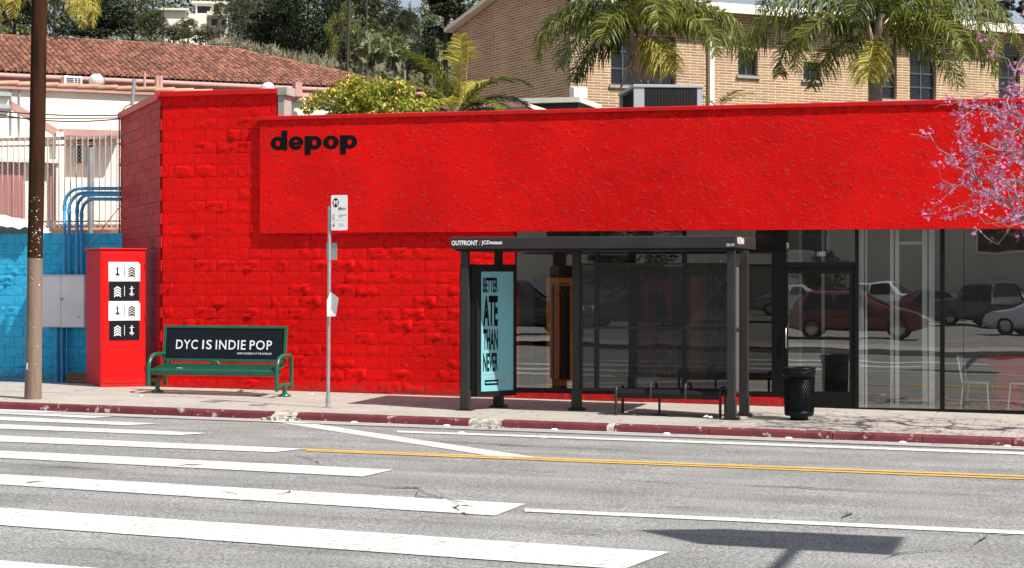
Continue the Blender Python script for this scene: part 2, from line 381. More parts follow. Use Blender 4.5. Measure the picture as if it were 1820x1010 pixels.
# ================================================================== GROUND
def sheet(name, xs, ys, fn, m, parent=None, kind=None, smooth=True):
    b = MB(); nx, ny = len(xs), len(ys)
    b.add([(x, y, fn(x, y)) for y in ys for x in xs], [(j*nx+i, j*nx+i+1, (j+1)*nx+i+1, (j+1)*nx+i) for j in range(ny-1) for i in range(nx-1)], smooth)
    return b.build(name, m, parent, kind=kind)
def fr(a, b, n): return [a + (b - a) * i / n for i in range(n + 1)]
def hillz(X, Y):
    # camera-aligned distance and offset
    D = -X * st + Y * ct; Xc = X * ct + Y * st
    t = max(0, min(1, (D - 92) / 190)); t = t * t * (3 - 2 * t)
    s = max(0, min(1, (75 - Xc) / 95)); s = s * s * (3 - 2 * s)
    return -.6 + t * (9 + 27 * s) + (noise.noise(Vector((X * .02, Y * .02, 0))) * 3 * t)
ground = sheet('ground', [-900, -400, -200] + fr(-150, 120, 54) + [200, 400, 900], [-700, -300, -100, -40, 8.0, 25.0, 30, 45, 60] + fr(75, 300, 45) + [400, 700, 1500], lambda x, y: hillz(x, y) if y > 45 else -.6, M_hill, kind='structure')
road = sheet('road', fr(-60, 45, 210), fr(6.5, 25.72, 40), zr, M_asph, kind='structure')
near_pave = sheet('near_pavement', fr(-60, 45, 42), [3.0, 6.5], lambda x, y: max(zr(x, 6.5), -.3) + .15, M_conc, kind='structure')
lot = sheet('parking_lot', fr(-60, 45, 42), [-46, -20, -6, 2, 2.99], lambda x, y: max(zr(x, 6.5), -.3) + .14, M_asph, kind='structure')
sub = sheet('pavement', fr(-60, 45, 105), [YK + .02, 27.8, YB, 33.4], lambda x, y: zpav(x, y) - .05, M_concdark, kind='structure')
xs = [-26 + 1.52 * i for i in range(20)]
for i in range(len(xs) - 1):
    for (y0, y1) in ((YK + .165, 27.78), (27.79, YB + .02)):
        b = MB(); x0, x1 = xs[i], xs[i+1] - .014
        j = random.uniform(-.003, .003)
        c = [(x0, y0), (x1, y0), (x1, y1), (x0, y1)]
        b.add([(x, y, zpav(x, y) - .06) for x, y in c] + [(x, y, zpav(x, y) + j) for x, y in c], [(4,5,6,7),(0,1,5,4),(1,2,6,5),(2,3,7,6),(3,0,4,7)])
        b.build('paving_slab', M_conc, sub)
sheet('alley_apron', fr(-26, -14.2, 12), fr(YB + .03, 33.3, 6), zpav, M_conc, sub)

b = MB()
for _ in range(520):
    x, y = random.uniform(-21, 3), random.uniform(YK + .2, YB - .05); s_ = random.choice((.008, .012, .018, .028)); a0 = random.random() * 6
    b.add([(x + s_ * random.uniform(.7, 1.2) * math.cos(a0 + k * 1.05), y + s_ * random.uniform(.7, 1.2) * math.sin(a0 + k * 1.05), zpav(x, y) + .0055) for k in range(6)], [(0,1,2,3,4,5)])
b.build('gum_spots', M_concdark, sub, kind='stuff')
for pts in (((354,714.5),(385,711.5),(410,712.5),(380,716)), ((448,719),(478,719.5),(470,722),(440,721))):
    g = [onGround(x, y, zpav) for x, y in pts]
    MB().add([(q.x, q.y, zpav(q.x, q.y) + .005) for q in g], [(0,1,2,3)]).build('patch', M_concdark, sub)

# kerb: cast lengths painted red, with broken places
kerb = MB().box(-60, -27, YK, YK + .16, -.4, .2).build('kerb', M_kerb, kind='structure')
prof = [(0, -.2), (0, -.035), (.012, -.008), (.035, 0), (.16, 0)]
def kerb_len(x0, x1, m=M_kerb, rough=0., drop=0.):
    n = max(2, int((x1 - x0) / (.12 if rough else .5))); b = MB(); vs = []
    for i in range(n + 1):
        x = x0 + (x1 - x0) * i / n
        for k, (dy, dz) in enumerate(prof):
            w = rough * noise.noise(Vector((x * 9, k * 3.1, 2))) if rough else .004 * noise.noise(Vector((x * 3, k, 0)))
            vs.append((x, YK + dy + (w if k < 4 else 0), zp(x) - .03 + dz + (w if 0 < k < 4 else 0) - (drop if k in (1, 2, 3) else 0)))
    K = len(prof)
    b.add(vs, [(i*K+k, (i+1)*K+k, (i+1)*K+k+1, i*K+k+1) for i in range(n) for k in range(K-1)], True)
    b.add([vs[k] for k in range(K)], [tuple(range(K))[::-1]]); b.add([vs[n*K+k] for k in range(K)], [tuple(range(K))])
    return b.build('kerb_stone', m, kerb)
def gx(px, py=745): return onGround(px, py, lambda x, y: zp(x) - .1).x
def kx(px): return onY(px, 745, YK).x
cuts = [-27, -24, -21.2, -18.5, kx(172), kx(341), kx(482), kx(528), kx(700), kx(832), kx(892), kx(985), kx(1078), kx(1092), kx(1260), kx(1480), kx(1640), kx(1800), 1.9, 5, 9]
bad = {kx(482): .05, kx(832): .025, kx(1078): .03}
for a, c in zip(cuts[:-1], cuts[1:]):
    if a in bad: kerb_len(a + .003, c - .003, M_kerbraw, bad[a], .05 if a == kx(482) else .02)
    else: kerb_len(a + .005, c - .005)
# rubble in the broken kerb
for i in range(16):
    px = random.uniform(470, 535) if i < 11 else random.uniform(845, 890)
    x = kx(px); y = YK - random.uniform(.02, .3); s = random.uniform(.02, .055)
    b = MB(Matrix.Translation((x, y, zr(x, y) + s * .4)) @ Matrix.Rotation(random.random() * 6, 4, 'Z'))
    b.add([(random.uniform(.7, 1.1) * s * a, random.uniform(.7, 1.1) * s * c, random.uniform(.5, .8) * s * d) for a in (-1, 1) for c in (-1, 1) for d in (-1, 1)], [(0,1,3,2),(4,6,7,5),(0,4,5,1),(2,3,7,6),(0,2,6,4),(1,5,7,3)])
    tag(b.build('kerb_rubble', M_kerbraw, origin=(x, y, zr(x, y))), 'small pale lump of broken concrete lying below the damaged red kerb', 'rubble', 'rubble below the broken kerb')
sheet('gutter', fr(-60, 45, 210), fr(YK - .5, YK + .01, 3), lambda x, y: zr(x, y) + .004, M_gutter, road)

# painted markings: quads on the road surface
def marking(name, tl, tr, br, bl, m, n=30, lift=.008):
    g = [onGround(*p, zr) for p in (tl, tr, br, bl)]
    b = MB(); vs = []
    for i in range(n + 1):
        t = i / n
        for q, w in ((g[0].lerp(g[1], t), 0), (g[3].lerp(g[2], t), 1)):
            x, y = q.x, q.y
            y += .012 * noise.noise(Vector((x * 2.3, w * 9, y)))
            vs.append((x, y, zr(x, y) + lift))
    b.add(vs, [(2*i+1, 2*i+3, 2*i+2, 2*i) for i in range(n)])
    return b.build(name, m, road)
def left(p, q, x=-260): return (x, p[1] + (q[1] - p[1]) * (x - p[0]) / (q[0] - p[0]))
stripes = [((0,731),(205,741),(160,744),(0,736.5)), ((0,741.5),(285,754),(225,757),(0,748)), ((0,755),(375,771),(318,774.5),(0,763)), ((0,775),(545,799),(485,805),(0,786)),
           ((0,802),(700,836),(645,848.5),(0,815)), ((0,844),(935,897),(880,918),(0,862.5)), ((0,904),(1190,983),(1108,1014),(0,935)), ((0,998),(1450,1110),(1380,1150),(0,1050))]
for tl, tr, br, bl in stripes: marking('crosswalk_stripe', left(tl, tr), tr, br, left(bl, br), M_white)
marking('crosswalk_stripe', (-260,714.5), (120,732), (80,734), (-260,719), M_white)
def line(name, p, q, th0, th1, m, ext=True):
    if ext: q = left(p, q, 2100)
    marking(name, p, q, (q[0], q[1] + th1), (p[0], p[1] + th0), m, 60)
def kl(y0, y1, x0, x1, name, m):
    b = MB(); n = 60; vs = []
    for i in range(n + 1):
        x = x0 + (x1 - x0) * i / n
        for y in (y0, y1): vs.append((x, y, zr(x, y) + .008))
    b.add(vs, [(2*i, 2*i+2, 2*i+3, 2*i+1) for i in range(n)]); b.build(name, m, road)
M_seam = pm('oily gutter seam', (.06, .058, .055), .9, .3, 3, col2=(.2, .195, .185), thr=(.5, .62), dscale=5, stretch=(.5, 4, 1))
kl(YK - .60, YK - .51, -40, 20, 'gutter_seam', M_seam)
kl(YK - .14, YK - .03, kx(470), 6, 'edge_line', M_white)
line('lane_line', (705,766.5), (1820,805), 3.2, 4.6, M_white)
line('yellow_line', (535,798.2), (1820,846.6), 2.1, 2.7, M_yellow)
line('yellow_line', (545,801.0), (1820,850.8), 2.1, 2.7, M_yellow)
line('lane_line', (932,905), (1820,945), 6, 7, M_white)
marking('diagonal_line', (425,741), (492,744), (952,814), (893,815), M_white)
mk_i = 0
mkm = MB().lathe([(0, .022), (.03, .02), (.05, .01), (.056, 0)], (0, 0, 0), 14).build('lane_marker', M_marker, road)
mkm0 = mkm
def add_marker(p):
    global mkm
    if mkm is not None: o = mkm; o.location = WM[road.name].inverted() @ p; mkm = None
    else: child_copy(mkm0, road, p)
for px in (633, 797, 988, 1187, 1403, 1605, 1790):
    x = kx(px); add_marker(Vector((x, YK - .085, zr(x, YK - .085) + .008)))
for px, py in ((820,771), (965,778), (1200,786), (1440,795), (1690,803.5)):
    add_marker(onGround(px, py, zr) + Vector((0, 0, .006)))
# cracks
def crack(pts, w=1.2):
    b = MB(); vs = []
    P = []
    for (a, c) in zip(pts[:-1], pts[1:]):
        for i in range(5):
            t = i / 5; P.append((a[0] + (c[0]-a[0]) * t + random.uniform(-2.5, 2.5), a[1] + (c[1]-a[1]) * t + random.uniform(-.8, .8)))
    P.append(pts[-1])
    for i, (x, y) in enumerate(P):
        ww = 1.7 * w * (1 - abs(2 * i / (len(P) - 1) - 1)) * random.uniform(.5, 1.2) + .15
        for d in (-ww / 2, ww / 2):
            g = onGround(x + d * .8, y + d * .7, zr); vs.append((g.x, g.y, zr(g.x, g.y) + .013))
    b.add(vs, [(2*i, 2*i+1, 2*i+3, 2*i+2) for i in range(len(P) - 1)]); b.build('crack', M_crack, road)
for c, w in (([(520,808),(560,822),(580,830)], 1.4), ([(630,861),(700,869),(740,868),(760,880),(805,892),(830,896)], 1.7), ([(745,872),(738,884),(800,888)], 1.4), ([(805,893),(815,900),(808,905),(830,918),(840,922)], 1.8),
             ([(815,899),(845,903)], 1), ([(310,829),(370,826)], .8), ([(500,881),(516,876),(512,872)], .8), ([(40,861),(80,857)], .8), ([(1475,910),(1515,914),(1495,922),(1500,930)], 1.3), ([(1520,917),(1530,930)], 1),
             ([(1740,945),(1755,955),(1738,965),(1725,975)], 1.6), ([(1760,950),(1805,953)], 1.2), ([(905,835),(1010,842)], .6), ([(1100,855),(1220,862)], .7), ([(1560,1000),(1600,985),(1700,978)], .8), ([(0,826),(120,832),(260,842)], .7), ([(380,873),(420,880),(440,896)], .9), ([(980,948),(1060,952),(1090,962)], .8), ([(1180,902),(1260,905)], .7), ([(60,975),(180,978),(260,990)], .9), ([(700,781),(900,792),(1180,803)], .7), ([(1300,862),(1420,868),(1600,880)], .7)):
    crack(c, w)

# ================================================================== RED SHOP BUILDING
shop = thing('shop_building', 'bright red single storey shop with black letters on its long stucco band', 'shop', (-8, YB, 0))
XL, XP, XW = -14.60, -12.50, -8.37                       # left corner, pillar end, start of the glass
SX, SY = -17.21, 33.32                                   # far end of the skewed side wall
ZT = 5.2
b = MB()
b.prism([(XL + .03, YB + .03, -.3), (XL + .03, YB + .03, ZT - .12), (SX, SY, ZT - .12), (SX, SY, -.3)], (.3, .12, 0))
b.box(XL + .06, XP, YB - .0005, YB + .25, -.3, ZT - .092)
b.box(XP + .002, XW, YB - .0005, YB + .25, -.3, 3.2)
b.build('wall', M_block, shop)
# split face blocks, one object each
def block_mesh(w, h, seed, m, depth=.03):
    nx, nz = 8, 5; b = MB(); vs = []
    amp = depth * random.choice((.15, .2, .25, .3, .45, .7, 1.0, 1.35))        # most faces are clogged flat with paint, a few stay rough
    off = random.uniform(0, .003)
    for j in range(nz + 1):
        for i in range(nx + 1):
            e = (i in (0, nx)) or (j in (0, nz))
            d = .003 + off + amp * (.15 if e else 1) * max(0, .25 + noise.noise(Vector((i * .45 + seed * 7.3, j * .7, seed * 3.1))) + .8 * noise.noise(Vector((i * .95, j * 1.2 + seed, seed))))
            vs.append((w * i / nx, -d, h * j / nz))
    k = nx + 1
    b.add(vs, [(j*k+i, j*k+i+1, (j+1)*k+i+1, (j+1)*k+i) for j in range(nz) for i in range(nx)])
    b.add([(0,0,0),(w,0,0),(w,.03,0),(0,.03,0),(0,0,h),(w,0,h),(w,.03,h),(0,.03,h)], [(0,3,2,1),(4,5,6,7),(1,2,6,5),(3,0,4,7)])
    return b
def lay_blocks(x0, x1, z0, z1, ytop, parent, m, M=None, bw=.40, bh=.2, g=.005, nvar=26, depth=.022, first_off=0, skip=None):
    """running bond of blocks on the plane y = ytop; full blocks share ten meshes, cut ones get their own"""
    protos = []; rows = int(round((z1 - z0) / bh)); cnt = 0
    for r in range(rows):
        x = x0 - (bw / 2 if (r + first_off) % 2 else 0); z = z0 + r * bh
        while x < x1 - .02:
            a, c = max(x, x0), min(x + bw, x1)
            if c - a > .03 and not (skip and skip(a, c, z)):
                loc = Vector((a + g / 2, ytop, z + g / 2))
                if M: loc = M @ loc
                if c - a > bw - .001 and len(protos) >= nvar:
                    p = random.choice(protos)
                    o = p.copy(); C.objects.link(o)
                else:
                    bb = block_mesh(c - a - g, bh - g, random.random() * 50, m, depth)
                    me = bpy.data.meshes.new('block'); me.from_pydata(bb.v, [], bb.f); me.materials.append(m); me.polygons.foreach_set('use_smooth', [k < 40 for k in range(len(bb.f))]); me.update()
                    o = bpy.data.objects.new('block', me); C.objects.link(o)
                    if c - a > bw - .001: protos.append(o)
                o.parent = parent
                Mo = Matrix.Translation(loc) @ (M.to_3x3().to_4x4() if M else ID)
                o.matrix_local = WM[parent.name].inverted() @ Mo; WM[o.name] = WM[parent.name]
                cnt += 1
            x += bw
    return cnt
Z0 = -.06
n1 = lay_blocks(XL, XP, Z0, Z0 + .2 * 26, YB, shop, M_block)
n2 = lay_blocks(XP, XW - .002, Z0, Z0 + .2 * 15, YB, shop, M_block)
# side wall: block courses too oblique to pick apart, joined
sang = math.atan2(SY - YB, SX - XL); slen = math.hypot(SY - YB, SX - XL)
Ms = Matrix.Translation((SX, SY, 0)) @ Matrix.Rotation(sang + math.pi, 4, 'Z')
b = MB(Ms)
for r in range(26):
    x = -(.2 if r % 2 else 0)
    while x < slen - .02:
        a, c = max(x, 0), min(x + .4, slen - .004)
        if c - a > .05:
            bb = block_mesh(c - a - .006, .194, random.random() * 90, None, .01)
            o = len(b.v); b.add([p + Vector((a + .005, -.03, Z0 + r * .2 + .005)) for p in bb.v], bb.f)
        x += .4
b.build('side_block_courses', M_redside_shade, shop, kind='stuff')
# copings
b = MB(); b.box(XL - .03, XP + .02, YB - .06, YB + .26, ZT - .09, ZT); b.build('coping', M_redmetal, shop, bevel=.01)
b = MB(Ms); b.box(-.05, slen - .06, -.08, .22, ZT - .13, ZT - .004); b.build('coping', M_redmetal, shop, bevel=.01)
b = MB(); b.box(XP + .022, XP + .14, YB - .02, YB + .3, 4.5, ZT - .12); b.box(XP + .022, XP + .2, YB - .05, YB + .32, ZT - .118, ZT + .02); b.build('parapet_end', M_conc, shop, bevel=.008)
# fascia: hand trowelled stucco band
FX0, FX1, FZ0, FZ1, FY = -12.78, 4.6, 2.78, 4.66, YB - .07
b = MB(); nx, nz = 300, 34; vs = []
for j in range(nz + 1):
    for i in range(nx + 1):
        x, z = FX0 + (FX1 - FX0) * i / nx, FZ0 + (FZ1 - FZ0) * j / nz
        d = .003 * noise.noise(Vector((x * 1.2, z * 1.5, 3))) + .0035 * noise.noise(Vector((x * 4.5, z * 5.5, 8)))
        k = max(0, min(1, max((x + 10.9) / .4, (-12.65 - x) / .1, (z - 4.45) / .1, (3.95 - z) / .2)))     # smoothed ground for the painted sign
        vs.append((x, FY + (d * k if 0 < i < nx and 0 < j < nz else 0), z))
b.add(vs, [(j*(nx+1)+i, j*(nx+1)+i+1, (j+1)*(nx+1)+i+1, (j+1)*(nx+1)+i) for j in range(nz) for i in range(nx)], True)
b.add([(FX0,FY,FZ0),(FX1,FY,FZ0),(FX1,FY+.5,FZ0),(FX0,FY+.5,FZ0),(FX0,FY,FZ1),(FX1,FY,FZ1),(FX1,FY+.5,FZ1),(FX0,FY+.5,FZ1)], [(0,3,2,1),(4,5,6,7),(1,2,6,5),(2,3,7,6),(3,0,4,7)])
b.build('fascia', M_stucco, shop)
b = MB(); b.box(FX0 - .02, FX1, FY - .03, FY + .54, FZ1 + .002, FZ1 + .075); b.build('coping', M_redmetal, shop, bevel=.012)
# hand painted letters of the sign: bowls and stems
def ring(cx, cz, rx, rz, ix, iz, a0=0, a1=360, n=40):
    b = []; 
    for i in range(n + 1):
        a = R(a0 + (a1 - a0) * i / n); b.append(((cx + rx * math.cos(a), cz + rz * math.sin(a)), (cx + ix * math.cos(a), cz + iz * math.sin(a))))
    return b
p0 = onY(481, 267, FY); p1 = onY(635, 276, FY); ptop = onY(505, 232, FY)
zb = onY(560, 266, FY).z; xh = onY(560, 241.5, FY).z - zb; LW = (p1.x - p0.x)
yl = FY - .002
def letter(ch, x, w):
    b = MB(); sw = w * .35
    def put(rg):
        o = []; 
        for (e, i2) in rg: o += [(e[0], yl, e[1]), (i2[0], yl, i2[1])]
        b.add(o, [(2*k, 2*k+2, 2*k+3, 2*k+1) for k in range(len(rg) - 1)])
    cx_, cz = x + w / 2, zb + xh / 2
    def bar(x0, x1, z0, z1, dy=.0015): b.add([(x0, yl - dy, z0), (x1, yl - dy, z0), (x1, yl - dy, z1), (x0, yl - dy, z1)], [(0,1,2,3)])
    if ch == 'o': put(ring(cx_, cz, w / 2, xh / 2, w * .15, xh * .22))
    if ch == 'd': put(ring(x + w * .44, cz, w * .44, xh / 2, w * .125, xh * .21)); bar(x + w - sw, x + w, zb, zb + xh * 1.42)
    if ch == 'p': put(ring(x + w * .56, cz, w * .44, xh / 2, w * .125, xh * .21)); bar(x, x + sw, zb - xh * .38, zb + xh)
    if ch == 'e': put(ring(cx_, cz, w / 2, xh / 2, w * .16, xh * .23, 0, 325)); bar(x + w * .28, x + w * .97, zb + xh * .36, zb + xh * .58)
    b.build('letter', M_blackprint, shop)
x = p0.x
for ch, w, gap in (('d', .205, .014), ('e', .182, .014), ('p', .208, .014), ('o', .19, .014), ('p', .205, 0)):
    s = LW / 1.046; letter(ch, x, w * s); x += (w + gap) * s

# stucco base under the windows
yw = YB + .06
b = MB(); nx = 80; vs = []
for j in range(5):
    for i in range(nx + 1):
        x, z = XW + .002 + (-4.02 - XW) * i / nx, -.2 + .38 * j / 4
        vs.append((x, YB + .012 * noise.noise(Vector((x * 8, z * 9, 1))), z))
b.add(vs, [(j*(nx+1)+i, j*(nx+1)+i+1, (j+1)*(nx+1)+i+1, (j+1)*(nx+1)+i) for j in range(4) for i in range(nx)])
b.add([(XW, YB, .18), (-4.02, YB, .18), (-4.02, YB + .24, .18), (XW, YB + .24, .18)], [(0,1,2,3)])
b.build('wall_base', M_stucco, shop)
xd0, xd1 = onY(1378, 600, YB).x, onY(1527, 600, YB).x
b = MB(); b.box(xd1, 4.6, YB - .01, YB + .24, -.3, -.035); b.build('wall_base', M_stucco, shop)

# shop windows: black frames and panes
def wx(px): return onY(px, 550, yw).x
def win(name, xa, xb, z0, z1, mulls, rails=(), t=.06, bot=.07):
    f = MB()
    f.box(xa, xb, yw - .04, yw + .08, z0, z0 + bot); f.box(xa, xb, yw - .04, yw + .08, z1 - .05, z1)
    for (m0, m1) in mulls: f.box(m0, m1, yw - .045, yw + .085, z0 + bot, z1 - .05)
    fo = f.build(name, M_black, shop)
    edges = [m for mm in mulls for m in mm][1:-1]
    for a, c in zip(edges[0::2], edges[1::2]):
        MB().add([(a - .01, yw, z0 + bot - .01), (c + .01, yw, z0 + bot - .01), (c + .01, yw, z1 - .04), (a - .01, yw, z1 - .04)], [(0,1,2,3)]).build('pane', M_glass, fo)
    return fo
ZG1 = 2.86
win('shop_window', XW + .004, wx(1394), .19, ZG1, [(XW + .004, wx(916)), (wx(1057), wx(1064)), (wx(1213), wx(1220)), (wx(1372), wx(1394))])
win('shop_window', wx(1520), 4.6, -.03, ZG1, [(wx(1520), wx(1526)), (wx(1671), wx(1679)), (wx(1990), wx(1998)), (4.5, 4.6)])
# butt joint in the right hand glass
MB().box(wx(1712.3), wx(1713.2), yw - .004, yw + .004, .04, ZG1 - .05).build('glass_joint', M_black, shop)
# entrance: transom light over a glazed door
dz = [onY(1450, y, yw).z for y in (412, 466, 474, 486, 599, 604, 696, 727)]
f = MB(); f.box(wx(1394) + .002, wx(1520) - .002, yw - .04, yw + .08, dz[2], dz[1]); f.box(wx(1394) + .002, wx(1520) - .002, yw - .04, yw + .08, ZG1 - .05, ZG1); f.box(wx(1394) + .002, wx(1397), yw - .04, yw + .08, dz[1], ZG1 - .05)
tr = f.build('transom_window', M_black, shop)
MB().add([(wx(1396), yw + .01, dz[1] - .01), (wx(1520), yw + .01, dz[1] - .01), (wx(1520), yw + .01, ZG1), (wx(1396), yw + .01, ZG1)], [(0,1,2,3)]).build('pane', M_glass, tr)
text('1000', M_whiteprint, tr, Matrix.Translation((onY(1453, 456, yw).x, yw + .005, onY(1453, 456, yw).z)) @ FACE, w=.12, h=.075)
d = MB()
for (a, c) in ((1394.5, 1400.5), (1510, 1519.5)): d.box(wx(a), wx(c), yw - .03, yw + .03, -.01, dz[2] - .004)
d.box(wx(1400.5) + .001, wx(1510) - .001, yw - .03, yw + .03, -.01, dz[6]); d.box(wx(1400.5) + .001, wx(1510) - .001, yw - .03, yw + .03, dz[3], dz[2] - .004)
d.box(wx(1400.5) + .001, wx(1510) - .001, yw - .022, yw + .022, dz[5], dz[4])
door = d.build('door', M_black, shop)
MB().add([(wx(1400), yw + .006, dz[6] - .01), (wx(1511), yw + .006, dz[6] - .01), (wx(1511), yw + .006, dz[3] + .01), (wx(1400), yw + .006, dz[3] + .01)], [(0,1,2,3)]).build('pane', M_glass, door)
hp = [(wx(1398), yw - .03, .95), (wx(1398), yw - .08, .95), (wx(1398), yw - .08, 1.25), (wx(1398), yw - .03, 1.25)]
MB().tube(hp, .011, 8).build('handle', M_galv, door)
# roof slab, inner walls, ceiling, floor of the shop
b = MB(); b.box(XL + .4, 4.55, YB + .32, 42, 4.2, 4.42); b.build('roof', M_concdark, shop)
b = MB(); b.box(XW - .3, 4.6, YB + .2, 39, 2.92, 2.98); b.build('ceiling', M_inter, shop)
b = MB(); b.box(XW - .3, 4.6, YB + .1, 39, -.3, -.02); b.build('shop_floor', M_floor, shop)
b = MB(); b.box(XW - .32, XW - .2, YB + .26, 39, -.1, 2.9); b.box(4.45, 4.6, YB + .26, 39, -.1, 4.2); b.box(XW - .2, 4.45, 38.9, 39, -.1, 2.9); b.box(-13.5, 4.5, 41.8, 42, 0, 4.2); b.build('inner_wall', M_inter, shop)
b = MB(); b.box(wx(1372), wx(1394), YB + .16, YB + .5, -.02, 2.9); b.build('column', M_interdark, shop)

# ================================================================== BUS SHELTER
def ong(px, py): return onGround(px, py, zpav)
YF = ong(1300, 746).y
YR = ong(1025, 729).y
xr = onY(1308, 421, YF - .12).x
YRF = YF - .12                                          # roof front
lo, hi = YRF, YRF + 4                                   # roof depth from where its right end is seen
for _ in range(40):
    mid = (lo + hi) / 2
    px_ = CX + F * ((xr * ct + mid * st) / (-xr * st + mid * ct))
    if px_ < 1356: lo = mid
    else: hi = mid
YRB = min(hi, YRF + 1.9)
xl = onY(800, 423, YRF).x
zt, zbt = onY(1050, 420.5, YRF).z, onY(1050, 442, YRF).z
sh = thing('bus_shelter', 'charcoal steel bus shelter with flat roof and lit poster box at the kerb', 'bus shelter', (-6, YF, zp(-6)))
b = MB(); b.box(xl, xr, YRF, YRB, zbt, zt); b.build('roof', M_shelter, sh, bevel=.012)
b = MB(); b.box(xl + .06, xr - .06, YRF + .06, YRB - .06, zbt - .03, zbt - .002); b.build('roof_soffit', M_blackbox, sh)
MB().add([(onY(1120, 445, YF).x, YF + .3, zbt - .034), (onY(1205, 445, YF).x, YF + .3, zbt - .034), (onY(1205, 445, YF).x, YF + .62, zbt - .034), (onY(1120, 445, YF).x, YF + .62, zbt - .034)], [(0,1,2,3)]).build('soffit_light', M_grey, sh)
def tx(s, px0, px1, py0, py1, Y, m, par, off=.02, **k):
    a, c = onY(px0, py1, Y), onY(px1, py0, Y)
    return text(s, m, par, Matrix.Translation(a) @ FACE, w=c.x - a.x, h=c.z - a.z, offset=off, **k)
tx('OUTFRONT', 802.5, 849, 427.5, 436.5, YRF - .004, M_whiteprint, sh, .035)
tx('/', 851, 854, 428, 437, YRF - .004, M_grey, sh, .0)
tx('JCDecaux', 855.5, 893, 427.5, 436.5, YRF - .004, M_whiteprint, sh, .035)
tx('CD1119', 1291, 1305, 433, 438, YRF - .004, M_whiteprint, sh, .02)
ENDR = Matrix(((0,0,1,0),(1,0,0,0),(0,1,0,0),(0,0,0,1)))
text('WALTMAN', M_whiteprint, sh, Matrix.Translation((xr + .004, YRF + .1, zbt + .06)) @ ENDR, w=.5, h=.1, offset=.04); text('8', M_whiteprint, sh, Matrix.Translation((xr + .004, YRF + .64, zbt + .06)) @ ENDR, w=.07, h=.09, offset=.04)
hw = .058
posts = {}
for nm, px, py, Y in (('f0', 827, 735, YF), ('f1', 1300, 746, YF), ('r0', 886, 725, YR), ('r1', 1025, 729, YR), ('r2', 1323, 740, YR)):
    x = onY(px, py, Y).x; z = zpav(x, Y); posts[nm] = x
    b = MB(); b.box(x - hw, x + hw, Y - .05, Y + .05, z, zbt - .031); b.build('post', M_shelter, sh, bevel=.008)
    b = MB(); b.box(x - .12, x + .12, Y - .1, Y + .1, z + .001, z + .018)
    for a in (-.09, .09):
        for c in (-.07, .07): b.lathe([(.016, .018), (.016, .04), (.0, .045)], (x + a, Y + c, z), 6)
    b.build('base_plate', M_shelter, sh)
    b = MB(); b.box(x - hw - .012, x + hw + .012, Y - .062, Y + .062, z + .019, z + .3); b.build('post_sleeve', M_shelter, sh, bevel=.006)
    if nm == 'f1': MB().lathe([(0, 0), (.03, 0), (.03, .004)], (0, 0, 0), 16)
# rear screen of perforated sheet between rails
zs = [onY(1160, y, YR).z for y in (470, 583, 694)]
x0, x1 = posts['r1'] + hw + .003, posts['r2'] - hw - .003
b = MB()
for z in zs: b.box(x0, x1, YR - .02, YR + .02, z - .02, z + .02)
for xx in (x0, x1 - .03): b.box(xx, xx + .03, YR - .018, YR + .018, zs[2] + .021, zs[0] - .021)
b.build('screen_frame', M_shelter, sh)
for za, zc in ((zs[2], zs[1]), (zs[1], zs[0])):
    xm = (x0 + x1) / 2
    for a, c in ((x0, xm), (xm, x1)): MB().add([(a, YR, za + .021), (c, YR, za + .021), (c, YR, zc - .021), (a, YR, zc - .021)], [(0,1,2,3)]).build('perforated_panel', M_perf, sh)
tx('For Maintenance Call', 1182, 1214, 470.3, 473.7, YR - .024, M_grey, sh, 0)
# end screen
xe = (posts['f1'] + posts['r2']) / 2
b = MB(); xa = posts['f1']
for z in (zs[0] - .0, zs[1] - .0, zs[2]): b.box(xa - .02, xa + .02, YF + .064, YR - .064, z - .02, z + .02)
b.build('end_frame', M_shelter, sh)
for za, zc in ((zs[2] + .021, zs[1] - .021), (zs[1] + .021, zs[0] - .021)):
    b = MB(); b.box(xa - .004, xa + .004, YF + .064, YR - .064, za, zc); b.build('end_panel', pm('end panel grey', (.11, .1, .09), .5, .05) if 'end panel grey' not in MATS else MATS['end panel grey'], sh)
# poster box, set across the pavement between two posts
xb0, xb1 = onY(817, 600, YF + .07).x, onY(845.5, 600, YF + .07).x
zb0, zb1 = onY(845, 706, YF + .07).z, onY(845, 470, YF + .07).z
yb0, yb1 = YF + .07, YR - .07
q = onY(916.5, 600, yb1)
b = MB(); b.prism([(xb0, yb0, zb0), (xb1, yb0, zb0), (q.x, yb1, zb0), (q.x - .28, yb1, zb0)], (0, 0, zb1 - zb0)); box = b.build('poster_box', M_blackbox, sh, bevel=.01)
e = Vector((q.x - xb1, yb1 - yb0, 0)); el = e.length; eu = e.normalized(); nn = Vector((eu.y, -eu.x, 0))
MP = Matrix(((eu.x, 0, nn.x, xb1 + nn.x * .004), (eu.y, 0, nn.y, yb0 + nn.y * .004), (0, 1, 0, zb0), (0, 0, 0, 1)))
hh = zb1 - zb0
fx0, fx1, fz0, fz1 = el * .115, el * .93, hh * .04, hh * .945
b = MB(MP)                                               # frame round the poster
for (a, c, d0, d1) in ((0, fx0, 0, hh), (fx1, el, 0, hh), (fx0, fx1, 0, fz0), (fx0, fx1, fz1, hh)): b.box(a, c, d0, d1, 0, .02)
b.build('poster_frame', M_blackbox, sh, bevel=.004)
po = MB(MP).add([(fx0, fz0, .006), (fx1, fz0, .006), (fx1, fz1, .006), (fx0, fz1, .006)], [(0,1,2,3)]).build('poster', M_teal, sh)
def pt(s, u0, u1, v0, v1, m=M_blackprint, off=.03):      # u, v in fractions of the poster
    w = fx1 - fx0; h = fz1 - fz0
    return text(s, m, po, MP @ Matrix.Translation((fx0 + w * u0, fz0 + h * (1 - v1), .009)), w=w * (u1 - u0), h=h * (v1 - v0), offset=off)
